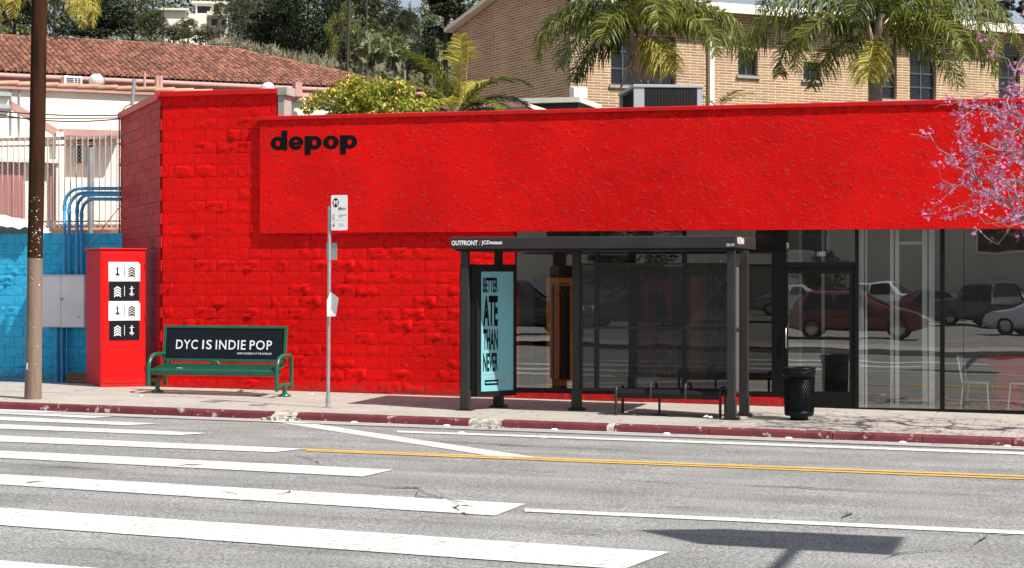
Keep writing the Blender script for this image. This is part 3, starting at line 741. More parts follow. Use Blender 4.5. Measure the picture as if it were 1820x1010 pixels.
pt('BETTER', .07, .52, .05, .175); pt('ATE', .07, .52, .20, .455, off=.04); pt('THAN', .07, .52, .48, .655); pt('NEVER', .07, .52, .68, .835)
def pl_(u0, u1, v0, v1, m): MB(MP).add([(fx0 + (fx1 - fx0) * u, fz0 + (fz1 - fz0) * (1 - v), .0095) for u, v in ((u0, v1), (u1, v1), (u1, v0), (u0, v0))], [(0,1,2,3)]).build('print_line', m, po)
pl_(.12, .2, .853, .862, M_grey); pl_(.22, .48, .853, .862, M_grey); pl_(.22, .44, .88, .888, M_grey)    # credits too small to read in the photo
w, h = fx1 - fx0, fz1 - fz0
MB(MP).add([(fx0 + w * a, fz0 + h * (1 - c), .008) for a, c in ((.12, .95), (.53, .95), (.53, .905), (.12, .905))], [(0,1,2,3)]).build('print_block', M_blackprint, po)
pl_(.15, .5, .922, .933, M_teal)
for a in (.58, .7): MB(MP).add([(fx0 + w * u, fz0 + h * (1 - v), .008) for u, v in ((a, .945), (a + .07, .945), (a + .07, .905), (a, .905))], [(0,1,2,3)]).build('print_block', M_grey, po)

# bench under the shelter
bl, br = ong(1096, 737), ong(1276, 745)
yb = (bl.y + br.y) / 2; xA, xB = onY(1096, 700, yb).x, onY(1281, 700, yb).x
zsb = onY(1190, 694, yb).z
sb = thing('shelter_bench', 'backless black steel bench with hoop dividers standing under the bus shelter', 'bench', ((xA+xB)/2, yb, zp(-5)))
n = 3; seg = (xB - xA) / n
for k in range(n):
    b = MB(); a, c = xA + seg * k + .012, xA + seg * (k + 1) - .012
    pr = [(yb - .02, zsb - .11), (yb - .035, zsb - .05), (yb - .01, zsb - .005), (yb + .05, zsb + .012), (yb + .34, zsb + .0), (yb + .4, zsb + .012), (yb + .42, zsb - .02)]
    P = pr + [(y_ + .012, z_ - .014) for y_, z_ in pr[::-1]]
    b.prism([(a, y_, z_) for y_, z_ in P], (c - a, 0, 0)); b.build('seat', M_blackbox, sb)
for k, xx in enumerate((xA, xA + seg, xA + 2 * seg, xB)):
    z = zpav(xx, yb)
    end = k in (0, 3)
    top = zsb + .03 if end else zsb + .085
    zz = z if end else zsb - .12
    pts = [(xx, yb - .045, zz), (xx, yb - .045, top - .06)] + arc((xx, yb + .02, top - .06), .065, math.pi, math.pi / 2, 5, (0,1,0), (0,0,1)) + arc((xx, yb + .34, top - .06), .065, math.pi / 2, 0, 5, (0,1,0), (0,0,1))
    pts += [(xx, yb + .405, zz if end else zsb - .02)]
    MB().tube(pts, .021, 10).build('leg' if end else 'divider', M_shelter, sb)
xm = onY(1172, 735, yb + .2).x
MB().tube([(xm, yb + .2, zpav(xm, yb)), (xm, yb + .2, zsb - .01)], .018, 8).build('leg', M_shelter, sb)
b = MB(); b.box(xm - .1, xm + .1, yb + .14, yb + .26, zpav(xm, yb) + .001, zpav(xm, yb) + .012); b.build('foot_plate', M_shelter, sb)
b = MB(); b.box(xA, xB, yb + .18, yb + .22, zsb - .055, zsb - .018); b.build('beam', M_shelter, sb)

# litter bin of expanded metal
p = ong(1419, 747); rb = .22; p.y += rb * .4
zt_, zm = onY(1415, 653, p.y).z, onY(1415, 736, p.y).z
bn = thing('litter_bin', 'black expanded metal litter bin standing on the pavement before the glass door', 'litter bin', p)
hb = zt_ - p.z; z1 = zm - p.z
b = MB(); b.lathe([(rb * .985, hb - .13), (rb * 1.03, hb - .13), (rb * 1.05, hb - .1), (rb * 1.05, hb - .03), (rb * 1.08, hb - .01), (rb * 1.07, hb), (rb * .98, hb - .005), (rb * .96, hb - .12)], p, 36); b.build('rim', M_black, bn)
b = MB(); b.lathe([(.0, z1 - .02), (rb * .9, z1 - .02), (rb * .95, z1), (rb * .95, z1 + .05), (rb * .92, z1 + .05)], p, 36); b.build('base_ring', M_black, bn)
b = MB(); b.lathe([(.1, 0), (.12, .0), (.13, .02), (.13, z1 - .02)], p, 20); b.build('pedestal', M_black, bn)
MB().lathe([(rb * .88, z1 + .02), (rb * .9, hb - .1), (rb * .86, hb - .1)], p, 28).build('liner', M_adblack, bn)
b = MB(); N = 38
for k in range(N):
    for sgn in (-1, 1):
        pts = []
        for i in range(9):
            t = i / 8; a = 2 * math.pi * k / N + sgn * t * 1.05; r_ = rb * (.94 + .06 * t)
            pts.append((p.x + r_ * math.cos(a), p.y + r_ * math.sin(a), p.z + z1 + .03 + (hb - .14 - z1) * t))
        b.tube(pts, .0042, 4, False)
b.build('mesh_body', M_black, bn)
b = MB(); 
for k in range(26):
    a = 2 * math.pi * k / 26; r0 = rb * random.uniform(.9, 1.09)
    b.add([(p.x + r0 * math.cos(a), p.y + r0 * math.sin(a), p.z + hb + random.uniform(0, .02)), (p.x + rb * 1.09 * math.cos(a + .24), p.y + rb * 1.09 * math.sin(a + .24), p.z + hb - .06), (p.x + rb * 1.09 * math.cos(a), p.y + rb * 1.09 * math.sin(a), p.z + hb - .07 - random.random() * .02)], [(0,1,2)])
b.build('bin_bag', M_adblack, bn)

# ================================================================== GREEN BENCH
pl, prr = onGround(272, 698, zpav), onGround(502, 704, zpav)
yg = (pl.y + prr.y) / 2; xa, xb = onY(272, 698, yg).x, onY(502, 704, yg).x; zg = zp((xa + xb) / 2)
gb = thing('green_bench', 'dark green steel bench with a black advertising back, against the red wall', 'bench', ((xa+xb)/2, yg, zg))
def gz(py): return onY(390, py, yg).z
def gxx(px, y=None): return onY(px, 640, y or yg).x
yf, yk = yg - .32, yg + .28
zs_ = onY(390, 657, yf).z
# end loops on pedestals
for px, xx in ((0, gxx(264, yf)), (1, gxx(492, yf))):
    zb_ = onY(390, 691, yf).z + (.02 if px == 0 else -.03); za = zs_ + .24
    fr_ = [(xx, yf, zb_), (xx, yf, za - .26)] + arc((xx, yf + .24, za - .26), .24, math.pi, math.pi / 2, 8, (0,1,0), (0,0,1))
    fr_ += [(xx, yk - .05, za - .02), (xx, yk, za - .06), (xx, yk, zb_ + .0)]
    MB().tube(fr_, .033, 10).build('arm_loop', M_green, gb)
    MB().tube([(xx, yf, zb_ + .09), (xx, yk, zb_ + .09)], .03, 10).build('cross_bar', M_green, gb)
    z = zpav(xx, yg)
    MB().tube([(xx, yg, z + .01), (xx, yg, zb_ + .09)], .038, 10).build('leg', M_green, gb)
    MB().lathe([(.0, .055), (.05, .055), (.055, .04), (.1, .03), (.1, 0)], (xx, yg, z), 16).build('flange', M_green, gb)
x0, x1 = gxx(266, yf) + .02, gxx(490, yf) - .02
ns = 9
for k in range(ns):                                      # seat of slotted steel strips
    y = yf + .02 + k * .056; z = zs_ + .0085 * k + (.0 if k else -.012)
    b = MB(); b.box(x0, x1, y, y + .042, z - .016, z); b.build('seat_strip', M_green, gb)
b = MB(); nt = 56
for i in range(nt + 1):
    x = x0 + (x1 - x0) * i / nt; b.box(x - .006, x + .006, yf + .02, yf + .5, zs_ - .02, zs_ - .013 - .0) if False else b.tube([(x, yf + .022, zs_ - .01), (x, yf + .3, zs_ + .03), (x, yf + .5, zs_ + .06)], .007, 5, False)
ob = b.build('seat_web', M_green, gb)
MB().tube([(x0, yf + .015, zs_ - .03), (x1, yf + .015, zs_ - .03)], .024, 10).build('seat_front_rail', M_green, gb)
b = MB(); nt = 60
for i in range(nt):
    x = x0 + (x1 - x0) * (i + .5) / nt; b.box(x - .013, x + .002, yf - .012, yf - .006, zs_ - .075, zs_ - .05)
b.box(x0, x1, yf - .005, yf + .003, zs_ - .1, zs_ - .01); b.build('seat_apron', M_green, gb)
# advertising back, leaning slightly
yb_ = yk - .06
zq0, zq1 = onY(390, 643, yb_).z, onY(390, 579, yb_).z
ax0, ax1 = onY(293, 610, yb_ + .1).x, onY(511, 610, yb_ + .1).x
lean = .12
MA = Matrix.Translation((ax0, yb_, zq0)) @ Matrix.Rotation(-R(8), 4, 'X')
hA = (zq1 - zq0) / math.cos(R(8)); wA = ax1 - ax0; t = .045
b = MB(MA); b.box(0, wA, 0, .05, 0, t); b.box(0, wA, 0, .05, hA - t, hA); b.box(0, t, 0, .05, t + .0005, hA - t - .0005); b.box(wA - t, wA, 0, .05, t + .0005, hA - t - .0005)
b.build('back_frame', M_green, gb, bevel=.006)
b = MB(MA); b.box(t - .005, wA - t + .005, .012, .045, t - .005, hA - t + .005); adp = b.build('ad_panel', M_adblack, gb)
def at_(s, u0, u1, v0, v1, off): return text(s, M_whiteprint, adp, MA @ Matrix.Translation((wA * u0, .009, hA * (1 - v1))) @ FACE, w=wA * (u1 - u0), h=hA * (v1 - v0), offset=off, spacing=1.12)
for wd, a_, c_ in (('DYC', 316, 355), ('IS', 363, 380), ('INDIE', 387, 440), ('POP', 447, 486)): at_(wd, .105 + (a_ - 316) / 170 * .78, .105 + (c_ - 316) / 170 * .78, .40, .66, .008)
at_('EVERY SATURDAY AT THE SATELLITE', .61, .885, .74, .79, .02)
for xx in (ax0 + .12, ax1 - .12): MB().tube([(xx, yk - .02, zs_ - .1), (xx, yb_ + .03, zq0 + .05)], .02, 8).build('back_support', M_green, gb)
xc = onY(383, 640, yk - .1).x; zc = onY(383, 653, yk - .1).z
MB().tube([(xc - .09, yk - .14, zc)] + [(q.x, q.y, q.z) for q in arc((xc, yk - .14, zc + .02), .085, math.pi, 0, 8, (1,0,0), (0,0,1))] + [(xc + .09, yk - .14, zc)], .02, 8).build('centre_hoop', M_green, gb)
o = MB(Matrix.Translation((onY(318, 653, yf + .1).x, yf + .12, zs_ - .022))); o.box(-.045, .045, -.03, .03, 0, .035)
tag(o.build('paper_scrap', M_paper, origin=(onY(318, 653, yf + .1).x, yf + .12, zs_ - .022)), 'crumpled white paper scrap left on the green bench seat', 'paper scrap')

# ================================================================== BUS STOP POLE
p = ong(583, 725); Yp = p.y
ztp = onY(586, 367, Yp).z
bs = thing('bus_stop_pole', 'slim galvanised post with a white bus stop sign, standing at the kerb', 'bus stop sign', p)
b = MB(); tpx = onY(586, 367, Yp).x
b.tube([(p.x, Yp, p.z), (tpx, Yp, ztp)], .028, 8); b.build('post', M_galv, bs)
b = MB()
for k in range(40):
    t = k / 40; b.lathe([(0, .004), (.007, .004), (.007, 0)], (0, 0, 0), 5) if False else None
b.box(p.x - .05, p.x + .05, Yp - .05, Yp + .05, p.z, p.z + .02); b.tube([(p.x, Yp, p.z), (p.x, Yp, p.z + .16)], .036, 10); b.build('base', M_galv, bs)
ys = Yp - .035
sx0, sx1 = onY(588.5, 380, ys).x, onY(617.5, 380, ys).x; sz0, sz1 = onY(600, 409.5, ys).z, onY(600, 347, ys).z
b = MB(); rr = .02; pts = []
for (cx_, cz_, a0) in ((sx1 - rr, sz1 - rr, 0), (sx0 + rr, sz1 - rr, 90), (sx0 + rr, sz0 + rr, 180), (sx1 - rr, sz0 + rr, 270)):
    for k in range(5): a = R(a0 + k * 22.5); pts.append((cx_ + rr * math.cos(a), ys, cz_ + rr * math.sin(a)))
b.prism(pts, (0, .006, 0)); sg = b.build('sign_panel', M_signwhite, bs)
wS, hS = sx1 - sx0, sz1 - sz0
def spt(u, v, dy=.003): return (sx0 + wS * u, ys - dy, sz1 - hS * v)
c = spt(.29, .215)
b = MB(); b.add([c] + [(c[0] + .048 * math.cos(R(a)), c[1], c[2] + .066 * math.sin(R(a))) for a in range(0, 360, 12)], [(0, 1 + k, 1 + (k + 1) % 30) for k in range(30)]); b.build('emblem', M_blackprint, sg)
def stx(s, u0, u1, v0, v1, m=M_blackprint, off=0.0):
    a = spt(u0, v1, .005); return text(s, m, sg, Matrix.Translation(a) @ FACE, w=wS * (u1 - u0), h=hS * (v1 - v0), offset=off)
stx('M', .17, .41, .14, .29, M_signwhite, .05)
stx('Metro', .47, .92, .335, .42, M_blackprint, .01)
stx('2', .09, .21, .55, .68); stx('4', .09, .22, .79, .91)
for v0, v1, u0, u1, m in ((.555, .575, .48, .95, M_orange), (.6, .61, .5, .7, M_grey), (.62, .63, .5, .66, M_grey), (.71, .716, .05, .97, M_grey), (.81, .82, .5, .68, M_grey), (.845, .855, .45, .8, M_grey), (.87, .88, .5, .85, M_grey)):
    MB().add([spt(u0, v1), spt(u1, v1), spt(u1, v0), spt(u0, v0)], [(0,1,2,3)]).build('print_line', m, sg)
a, c = onY(577.5, 462, ys), onY(596, 432, ys)
b = MB(); b.box(a.x, c.x, Yp + .03, Yp + .036, a.z, c.z); b.build('back_plate', M_galv, bs, bevel=.002)
for py in (372, 398): q = onY(587, py, ys); MB().box(q.x - .035, q.x + .03, ys + .006, Yp + .03, q.z - .012, q.z + .012).build('bracket', M_galv, bs)
# paper notice taped to the post
b = MB(); V = [onY(x, y, Yp - .04 - d) for x, y, d in ((588, 519, .0), (602, 530, .05), (597, 562, .02), (581.5, 563, .02), (581, 535, .04), (589, 545, .0))]
b.add(V, [(0,5,1), (1,5,2), (2,5,3), (3,5,4), (4,5,0)])
b.add([v + Vector((0, .0015, 0)) for v in V], [(0,1,5), (1,2,5), (2,3,5), (3,4,5), (4,0,5)])
tag(b.build('paper_notice', M_paper, origin=V[5]), 'curled white paper notice taped round the bus stop post', 'paper notice')

# ================================================================== LEFT EDGE: POLE, RED CABINET, BLUE WALL
p = ong(58, 709); Du = p
up = thing('utility_pole', 'tall wooden utility pole, dark above and bleached below, at the kerb', 'utility pole', p)
D_ = -p.x * st + p.y * ct
def polep(px, py): return atD(px, py, D_)
rs = lambda py: (13.2 + (709 - py) * .0028) / F * D_
lowp = [polep(58.5, 711), polep(60, 640), polep(61, 560), polep(62, 459)]
MB().tube(lowp, [.135, .125, .122, .118], 18).build('weathered_butt', M_bark2, up)
MB().tube([polep(62, 458.8), polep(64, 380), polep(67, 200), polep(70, 0), polep(72, -160), polep(74, -380)], [.121, .122, .123, .12, .112, .1], 18).build('creosoted_shaft', M_bark1, up)
b = MB(); b2 = MB()
for k in range(70):                                      # staples and shreds of old paper bills
    py = random.choice([random.uniform(330, 470), random.uniform(390, 470), random.uniform(470, 700)]); f = (random.uniform(-.3, .9))
    cx_ = 62 + (py - 459) * -.014; q = polep(cx_, py); r_ = .124
    a = f * 1.1; dr = Vector((math.sin(a) * ct + math.cos(a) * st, math.sin(a) * st - math.cos(a) * ct, 0)); tn = Vector((dr.y, -dr.x, 0)) * -1
    c = q + dr * (r_ + .004); s = random.uniform(.004, .011); t = random.uniform(.004, .018) * random.choice((.5, 1, 1.4))
    (b if k % 3 else b2).add([c - tn * s, c + tn * s, c + tn * s * .6 + Vector((0, 0, t)), c - tn * s * .8 + Vector((0, 0, t * .8))], [(0,1,2,3)])
b.build('paper_shreds', M_paper, up, kind='stuff'); b2.build('staples', M_galv, up, kind='stuff')
b = MB(); q = polep(57.5, 650); b.add([q + Vector((-.03, -.132, -.05)), q + Vector((.0, -.138, -.06)), q + Vector((.01, -.138, .04)), q + Vector((-.02, -.134, .06))], [(0,1,2,3)]); b.build('paper_strip', M_paper, up)

GB = TH + R(26)                                          # direction of the side street grid
DC = 32.3; pc = atD(178.5, 686, DC); zc0 = zpav(pc.x, pc.y); pc.z = zc0
cab = thing('red_cabinet', 'tall red steel cabinet with four printed bills, at the corner of the red shop', 'cabinet', pc, GB)
MC = WM[cab.name]
wC = .775; dC = 1.0; hC = atD(185, 441, DC).z - zc0
b = MB(MC); b.box(0, wC, 0, dC, -.05, hC - .03); b.build('body', M_cabred, cab, bevel=.008)
b = MB(MC); b.box(-.02, wC + .02, -.02, dC + .02, hC - .028, hC); b.build('lid', M_cabred, cab, bevel=.006)
b = MB(MC); b.box(.03, wC - .03, -.006, -.0005, .06, hC - .06); b.build('door', M_cabred, cab, bevel=.003)
b = MB(MC)
for z in (.3, hC * .5, hC - .3): b.tube([(wC - .012, -.012, z - .05), (wC - .012, -.012, z + .05)], .008, 6)
b.build('hinges', M_redmetal, cab)
pw0, pw1 = wC * .19, wC * .86
zp0 = hC * .335; zpt = hC * .90
ph = (zpt - zp0) / 4
FC = MC @ FACE
def sym_chev(cx_, cz_, s, dark, par):
    m = M_blackprint if dark else M_whiteprint; b = MB(FC)
    for k in range(4):
        z = cz_ + s * (.62 - k * .3); w_ = s * .42; t = s * .17
        b.add([(cx_ - w_, z - s * .28, .016), (cx_ - w_, z - s * .28 - t, .016), (cx_, z - t, .016), (cx_ + w_, z - s * .28 - t, .016), (cx_ + w_, z - s * .28, .016), (cx_, z, .016)], [(0,1,2,5), (5,2,3,4)])
    b.add([(cx_ - s*.08, cz_ - s * .62, .016), (cx_ + s*.08, cz_ - s * .62, .016), (cx_ + s*.08, cz_ - s * .46, .016), (cx_ - s*.08, cz_ - s * .46, .016)], [(0,1,2,3)])
    b.build('chevron_emblem', m, par)
def sym_tree(cx_, cz_, s, dark, par):
    m = M_blackprint if dark else M_whiteprint; b = MB(FC)
    def st_(x0, z0, x1, z1, w0, w1):
        d = Vector((x1 - x0, z1 - z0)); n_ = Vector((-d.y, d.x)).normalized()
        b.add([(cx_ + s*(x0 + n_.x*w0), cz_ + s*(z0 + n_.y*w0), .016), (cx_ + s*(x1 + n_.x*w1), cz_ + s*(z1 + n_.y*w1), .016), (cx_ + s*(x1 - n_.x*w1), cz_ + s*(z1 - n_.y*w1), .016), (cx_ + s*(x0 - n_.x*w0), cz_ + s*(z0 - n_.y*w0), .016)], [(0,1,2,3)])
    st_(0, -.25, 0, .45, .09, .05); st_(-.25, .3, .3, .36, .045, .03); st_(0, .45, .02, .62, .07, .06)
    for a in (-75, -50, -25, 0, 22, 48, 72):
        st_(0, -.2, .34 * math.sin(R(a)), -.25 - .36 * math.cos(R(a)) * random.uniform(.8, 1.2), .05, .012)
    b.build('tree_emblem', m, par)
for k in range(4):
    z1_ = zpt - ph * k; z0_ = z1_ - ph + .004; wht = k % 2 == 0; j = .012 * (1 if wht else -.2)
    b = MB(FC); xx0, xx1 = pw0 - (.012 if wht else 0), pw1 + (.012 if wht else 0)
    pts = [(xx0, z0_), (xx1, z0_), (xx1, z1_ - .05), (xx1 - .03, z1_), (xx0, z1_)] if wht else [(xx0, z0_), (xx1, z0_), (xx1, z1_), (xx0, z1_)]
    b.prism([(x_, z_, .0065) for x_, z_ in pts], (0, 0, .006))
    bill = b.build('bill', M_paper if wht else M_adblack, cab)
    cz_ = (z0_ + z1_) / 2; wm = (pw0 + pw1) / 2; s = ph * .42
    (sym_tree if wht else sym_chev)(pw0 + (pw1 - pw0) * .27, cz_, s, wht, bill); (sym_chev if wht else sym_tree)(pw0 + (pw1 - pw0) * .74, cz_, s, wht, bill)
    MB(FC).add([(wm - .004, cz_ - s * .6, .016), (wm + .004, cz_ - s * .6, .016), (wm + .004, cz_ + s * .62, .016), (wm - .004, cz_ + s * .62, .016)], [(0,1,2,3)]).build('rule', M_blackprint if wht else M_whiteprint, bill)

# blue block wall
YBL = 33.1
ZBL = onY(100, 416, YBL).z
bw_ = thing('blue_block_wall', 'bright blue painted block wall beside the red shop, half in shadow', 'wall', (-22, YBL, 0))
xbl0, xbl1 = -28.0, SX + .12
b = MB(); b.box(xbl0, xbl1, YBL + .01, YBL + .2, -.3, ZBL - .002); b.build('wall_core', M_blue, bw_)
lay_blocks(-21.4, xbl1, -.12, -.12 + .2 * 15, YBL, bw_, M_blue, depth=.034)
b = MB()
# electrical cabinet on the blue wall
ye = YBL - .22
def ex(px): return onY(px, 530, ye).x
def ez(py): return onY(110, py, ye).z
ec = thing('electrical_cabinet', 'white two door electrical cabinet mounted on the blue block wall', 'electrical cabinet', (ex(112), ye, ez(582)))
b = MB(); b.box(ex(74), ex(151), ye, YBL - .045, ez(582), ez(490)); b.build('casing', M_cabwhite, ec, bevel=.006)
for a, c in ((75, 108.8), (109.6, 150)):
    b = MB(); b.box(ex(a), ex(c), ye - .022, ye - .001, ez(580.5), ez(491.5)); b.build('door', M_cabwhite, ec, bevel=.004)
q = onY(110, 531, ye - .024); MB().lathe([(0, .03), (.03, .03), (.03, 0)], (q.x, q.y - .0, q.z - .02), 12).build('latch', M_acgrey, ec)
b = MB(); b.box(ex(73.5), ex(151.5), ye - .03, YBL - .045, ez(490) + .001, ez(488.5)); b.build('rain_lip', M_cabwhite, ec)
# conduits
lab = [('leftmost of four blue conduits bending from the cabinet towards the red wall', 115, 335), ('second blue conduit from the left, nested inside the outermost bend', 123, 343), ('third blue conduit from the left above the white cabinet', 137, 346), ('innermost and rightmost of the blue conduits above the white cabinet', 145, 354)]
for i, (lb, px, pyt) in enumerate(lab):
    y = ye + .06 + (.04 if i % 2 else 0)
    zt2 = onY(160, pyt, y).z; x = onY(px, 450, y).x; r_ = .32 if i < 2 else .27
    pts = [(x, y, ez(488)), (x, y, zt2 - r_)] + [tuple(v) for v in arc((x + r_, y, zt2 - r_), r_, math.pi, math.pi / 2, 8, (1,0,0), (0,0,1))] + [(onY(214, 340, y).x, y, zt2 - .01)]
    cd = thing('conduit_pipe', lb, 'conduit', (x, y, ez(488)), group='blue conduits above the cabinet')
    MB().tube(pts, .033, 10).build('pipe', M_bluepipe, cd)
    b = MB()
    for zc_ in (zt2 - r_ - .04, ez(488) + .1): b.tube([(x, y, zc_ - .045), (x, y, zc_ + .045)], .041, 10)
    b.build('coupling', M_bluepipe, cd)
for lb, px, r_ in (('thick blue conduit running from the white cabinet down to the ground', 101, .052), ('middle blue conduit below the white cabinet', 110.5, .036), ('thin pale conduit below the right edge of the white cabinet', 119, .018)):
    x = onY(px, 630, ye + .1).x; o = MB().tube([(x, ye + .1, -.05), (x, ye + .1, ez(582))], r_, 10).build('conduit_pipe', M_bluepipe, origin=(x, ye + .1, 0)); tag(o, lb, 'conduit', 'blue conduits below the cabinet')
# scraps of lumber at the foot of the wall
for k, lb in enumerate(('lowest brown board in the lumber stack beside the red cabinet', 'middle brown board in the lumber stack beside the red cabinet', 'topmost brown board in the lumber stack beside the red cabinet')):
    xx = onY(135, 678, YBL - .2).x; b = MB(Matrix.Translation((xx, YBL - .15, .03 + .062 * k)) @ Matrix.Rotation(.06 * (k - 1), 4, 'Z')); b.box(-.2, .5, -.07, .07, 0, .055)
    tag(b.build('lumber_board', M_wood, origin=(xx, YBL - .15, .03 + .062 * k), bevel=.004), lb, 'board', 'lumber stack by the cabinet')
# white tarpaulin bundle on the wall
q = onY(0, 414, YBL + .1); q.z = ZBL
b = MB(); vs = []; nx, ny = 30, 10
for j in range(ny + 1):
    for i in range(nx + 1):
        u, v = i / nx, j / ny; x = -1.2 + 2.05 * u; yy = -.25 + .8 * v
        hgt = .42 * (1 - max(0, u * 1.0 - .45) * .75) * math.sin(math.pi * min(1, .08 + v * .92)) ** .6 * (1 if u < .95 else .55) * (.35 if i == nx else 1)
        hgt += .06 * noise.noise(Vector((x * 3, yy * 4, 1))) + .04 * noise.noise(Vector((x * 8, yy * 8, 4)))
        vs.append((q.x + x, q.y + yy, q.z + max(0.003, hgt)))
b.add(vs, [(j*(nx+1)+i, j*(nx+1)+i+1, (j+1)*(nx+1)+i+1, (j+1)*(nx+1)+i) for j in range(ny) for i in range(nx)])
tag(b.build('tarpaulin_bundle', M_rock, origin=q), 'crumpled white tarpaulin bundle lying on top of the blue wall', 'tarpaulin')
# pipe mast on the shop parapet, cables
x = onY(236, 190, 32).x; a = onY(239, 140, 32); c = onY(234.5, 188, 32)
tag(MB().tube([c, a], .035, 10).build('pipe_mast', M_galv, origin=c), 'grey steel pipe mast standing on the corner of the red parapet', 'mast')
def cable(name, pts, r, lb, grp=None, m=M_cable):
    o = MB().tube(pts, r, 5).build(name, m, origin=pts[0]); return tag(o, lb, 'cable', grp)
ac = onY(213, 205, SY - .1)
def sag(a, c, s, n=14): return [Vector(a).lerp(Vector(c), i / n) - Vector((0, 0, s * 4 * (i / n) * (1 - i / n))) for i in range(n + 1)]
cable('service_cable', sag(onY(-40, 194, SY - .4), ac, .05), .012, 'top one of the black cables reaching the back corner of the red shop', 'service cables')
cable('service_cable', sag(onY(-40, 196, SY - .6), ac - Vector((0, 0, .07)), .12), .012, 'middle black cable reaching the back corner of the red shop', 'service cables')
cable('service_cable', sag(onY(-40, 208, SY - .4), ac - Vector((0, 0, .05)), .02), .01, 'lowest black cable reaching the back corner of the red shop', 'service cables')
cable('drop_wire', [onY(212, y, SY - .12) for y in (205, 240, 300, 360, 415)], .014, 'black wire running down the back corner edge of the red shop')
cable('loop_wire', [onY(x, y, SY - .1) for x, y in ((215, 206), (217, 198), (224, 189), (234, 185))], .01, 'thin wire looping over the red parapet coping')
cable('guy_wire', [onY(145, 450, YBL - .1), onY(172, 420, YBL - .1), onY(215, 365, YBL - .05)], .01, 'thin grey wire slanting from the conduits to the red wall', None, M_galv)

# ================================================================== BUILDINGS BEHIND, ON THE SIDE STREET GRID
def frameB(px, py, D, ang=GB):
    o = atD(px, py, D); M = Matrix.Translation((o.x, o.y, 0)) @ Matrix.Rotation(ang, 4, 'Z'); return M
class OnFace:
    """local x, z on a vertical plane (local y = yl) of a turned building, from a photo direction"""
    def __init__(s, M): s.M = M; s.I = M.inverted()
    def __call__(s, px, py, yl=0):
        o = s.I @ Vector((0, 0, H)); d = s.I.to_3x3() @ ray(px, py)
        t = (yl - o.y) / d.y; return o + d * t

# ---- cream house: tile roofed main block behind a lower wing
M1 = frameB(0, 128, 72); f1 = OnFace(M1)
house = thing('tiled_house', 'cream house with long red clay tile roof and pink trim behind the blue wall', 'house', M1.to_translation(), GB)
ze = f1(0, 128).z
RUN = 6.4; RISE = 2.1
rx1 = f1(405, 80, RUN).x; ex1 = rx1 + RUN
b = MB(M1); b.box(-14, ex1 - .5, .5, .8, 0, ze - .35); b.box(ex1 - .8, ex1 - .5, .8, 12, 0, ze - .35); b.build('wall', M_pink, house)
b = MB(M1); b.box(-14, ex1 - .3, .02, .5, ze - .34, ze - .24); b.build('eave_soffit', M_pink, house)
b = MB(M1); b.tube([(-14, -.04, ze - .14), (ex1, -.04, ze - .14)], .11, 8); b.build('gutter', M_pink, house)
b = MB(M1); b.prism([(-14, .05, ze - .06), (ex1, .05, ze - .06), (rx1, RUN, ze + RISE - .06), (-14, RUN, ze + RISE - .06)], (0, 0, -.1)); b.add([(ex1, .05, ze - .06), (ex1, 2 * RUN, ze - .06), (rx1, RUN, ze + RISE - .06)], [(0,1,2)]); b.build('roof', M_darkbark, house)
sl_ = math.hypot(RUN, RISE); ncr = 21
b = MB(M1); pitch = .235
nx = int((ex1 + 14) / pitch)
for i in range(nx):
    x = -14 + pitch * (i + .5)
    lim = 1.0 if x < rx1 else max(0, (ex1 - x) / RUN)
    for j in range(ncr):
        t0 = j / ncr; t1 = (j + 1.12) / ncr
        if t1 > lim + .03: break
        jx, jz = random.uniform(-.012, .012), random.uniform(0, .02)
        vs = []
        for (t, r_, up) in ((t0, .102, .06), (t1, .082, .0)):
            y, z = RUN * t, ze + RISE * t + up + jz - .02
            for k in range(5):
                a = math.pi * k / 4; vs.append((x + jx + r_ * math.cos(a), y - .12, z + r_ * 1.15 * math.sin(a)))
        b.add(vs, [(k, k+1, 6+k, 5+k) for k in range(4)] + [(4,3,2,1,0)])
b.build('roof_tiles', M_tile, house, kind='stuff')
b = MB(M1)
def ridge(p, q, n):
    p, q = Vector(p), Vector(q)
    for k in range(n): b.tube([p.lerp(q, k / n), p.lerp(q, (k + 1.08) / n) + Vector((0, 0, .02))], [.13, .11], 8)
ridge((-14, RUN, ze + RISE), (rx1, RUN, ze + RISE), 36); ridge((rx1, RUN, ze + RISE), (ex1, 0, ze), 22); b.build('ridge_tiles', M_tile, house, kind='stuff')
# lower wing with a tile coping
M2 = frameB(0, 150, 63); f2 = OnFace(M2)
zc2 = f2(0, 150).z; wing = thing('cream_wing', 'cream stucco wing with a pale tile coping and pink porch behind the iron fence', 'house wing', M2.to_translation(), GB)
wx1 = f2(680, 200).x
b = MB(M2); b.box(-14, wx1, 0, 4, -.5, zc2 - .16); b.build('wall', M_cream, wing)
b = MB(M2); b.box(-14, wx1 + .1, -.16, 4, zc2 - .155, zc2 - .02); b.build('coping_band', M_pink, wing)
b = MB(M2); x = -14
while x < wx1:
    b.tube([(x, -.12, zc2 + .01), (x + .72, -.12, zc2 + .05)], [.09, .1], 7); x += .66
b.box(-14, wx1, -.1, 4, zc2 - .018, zc2 + .03); b.build('coping_tiles', M_tilelight, wing, kind='stuff')
def f2b(px, py, yl=0): return f2(px, py, yl)
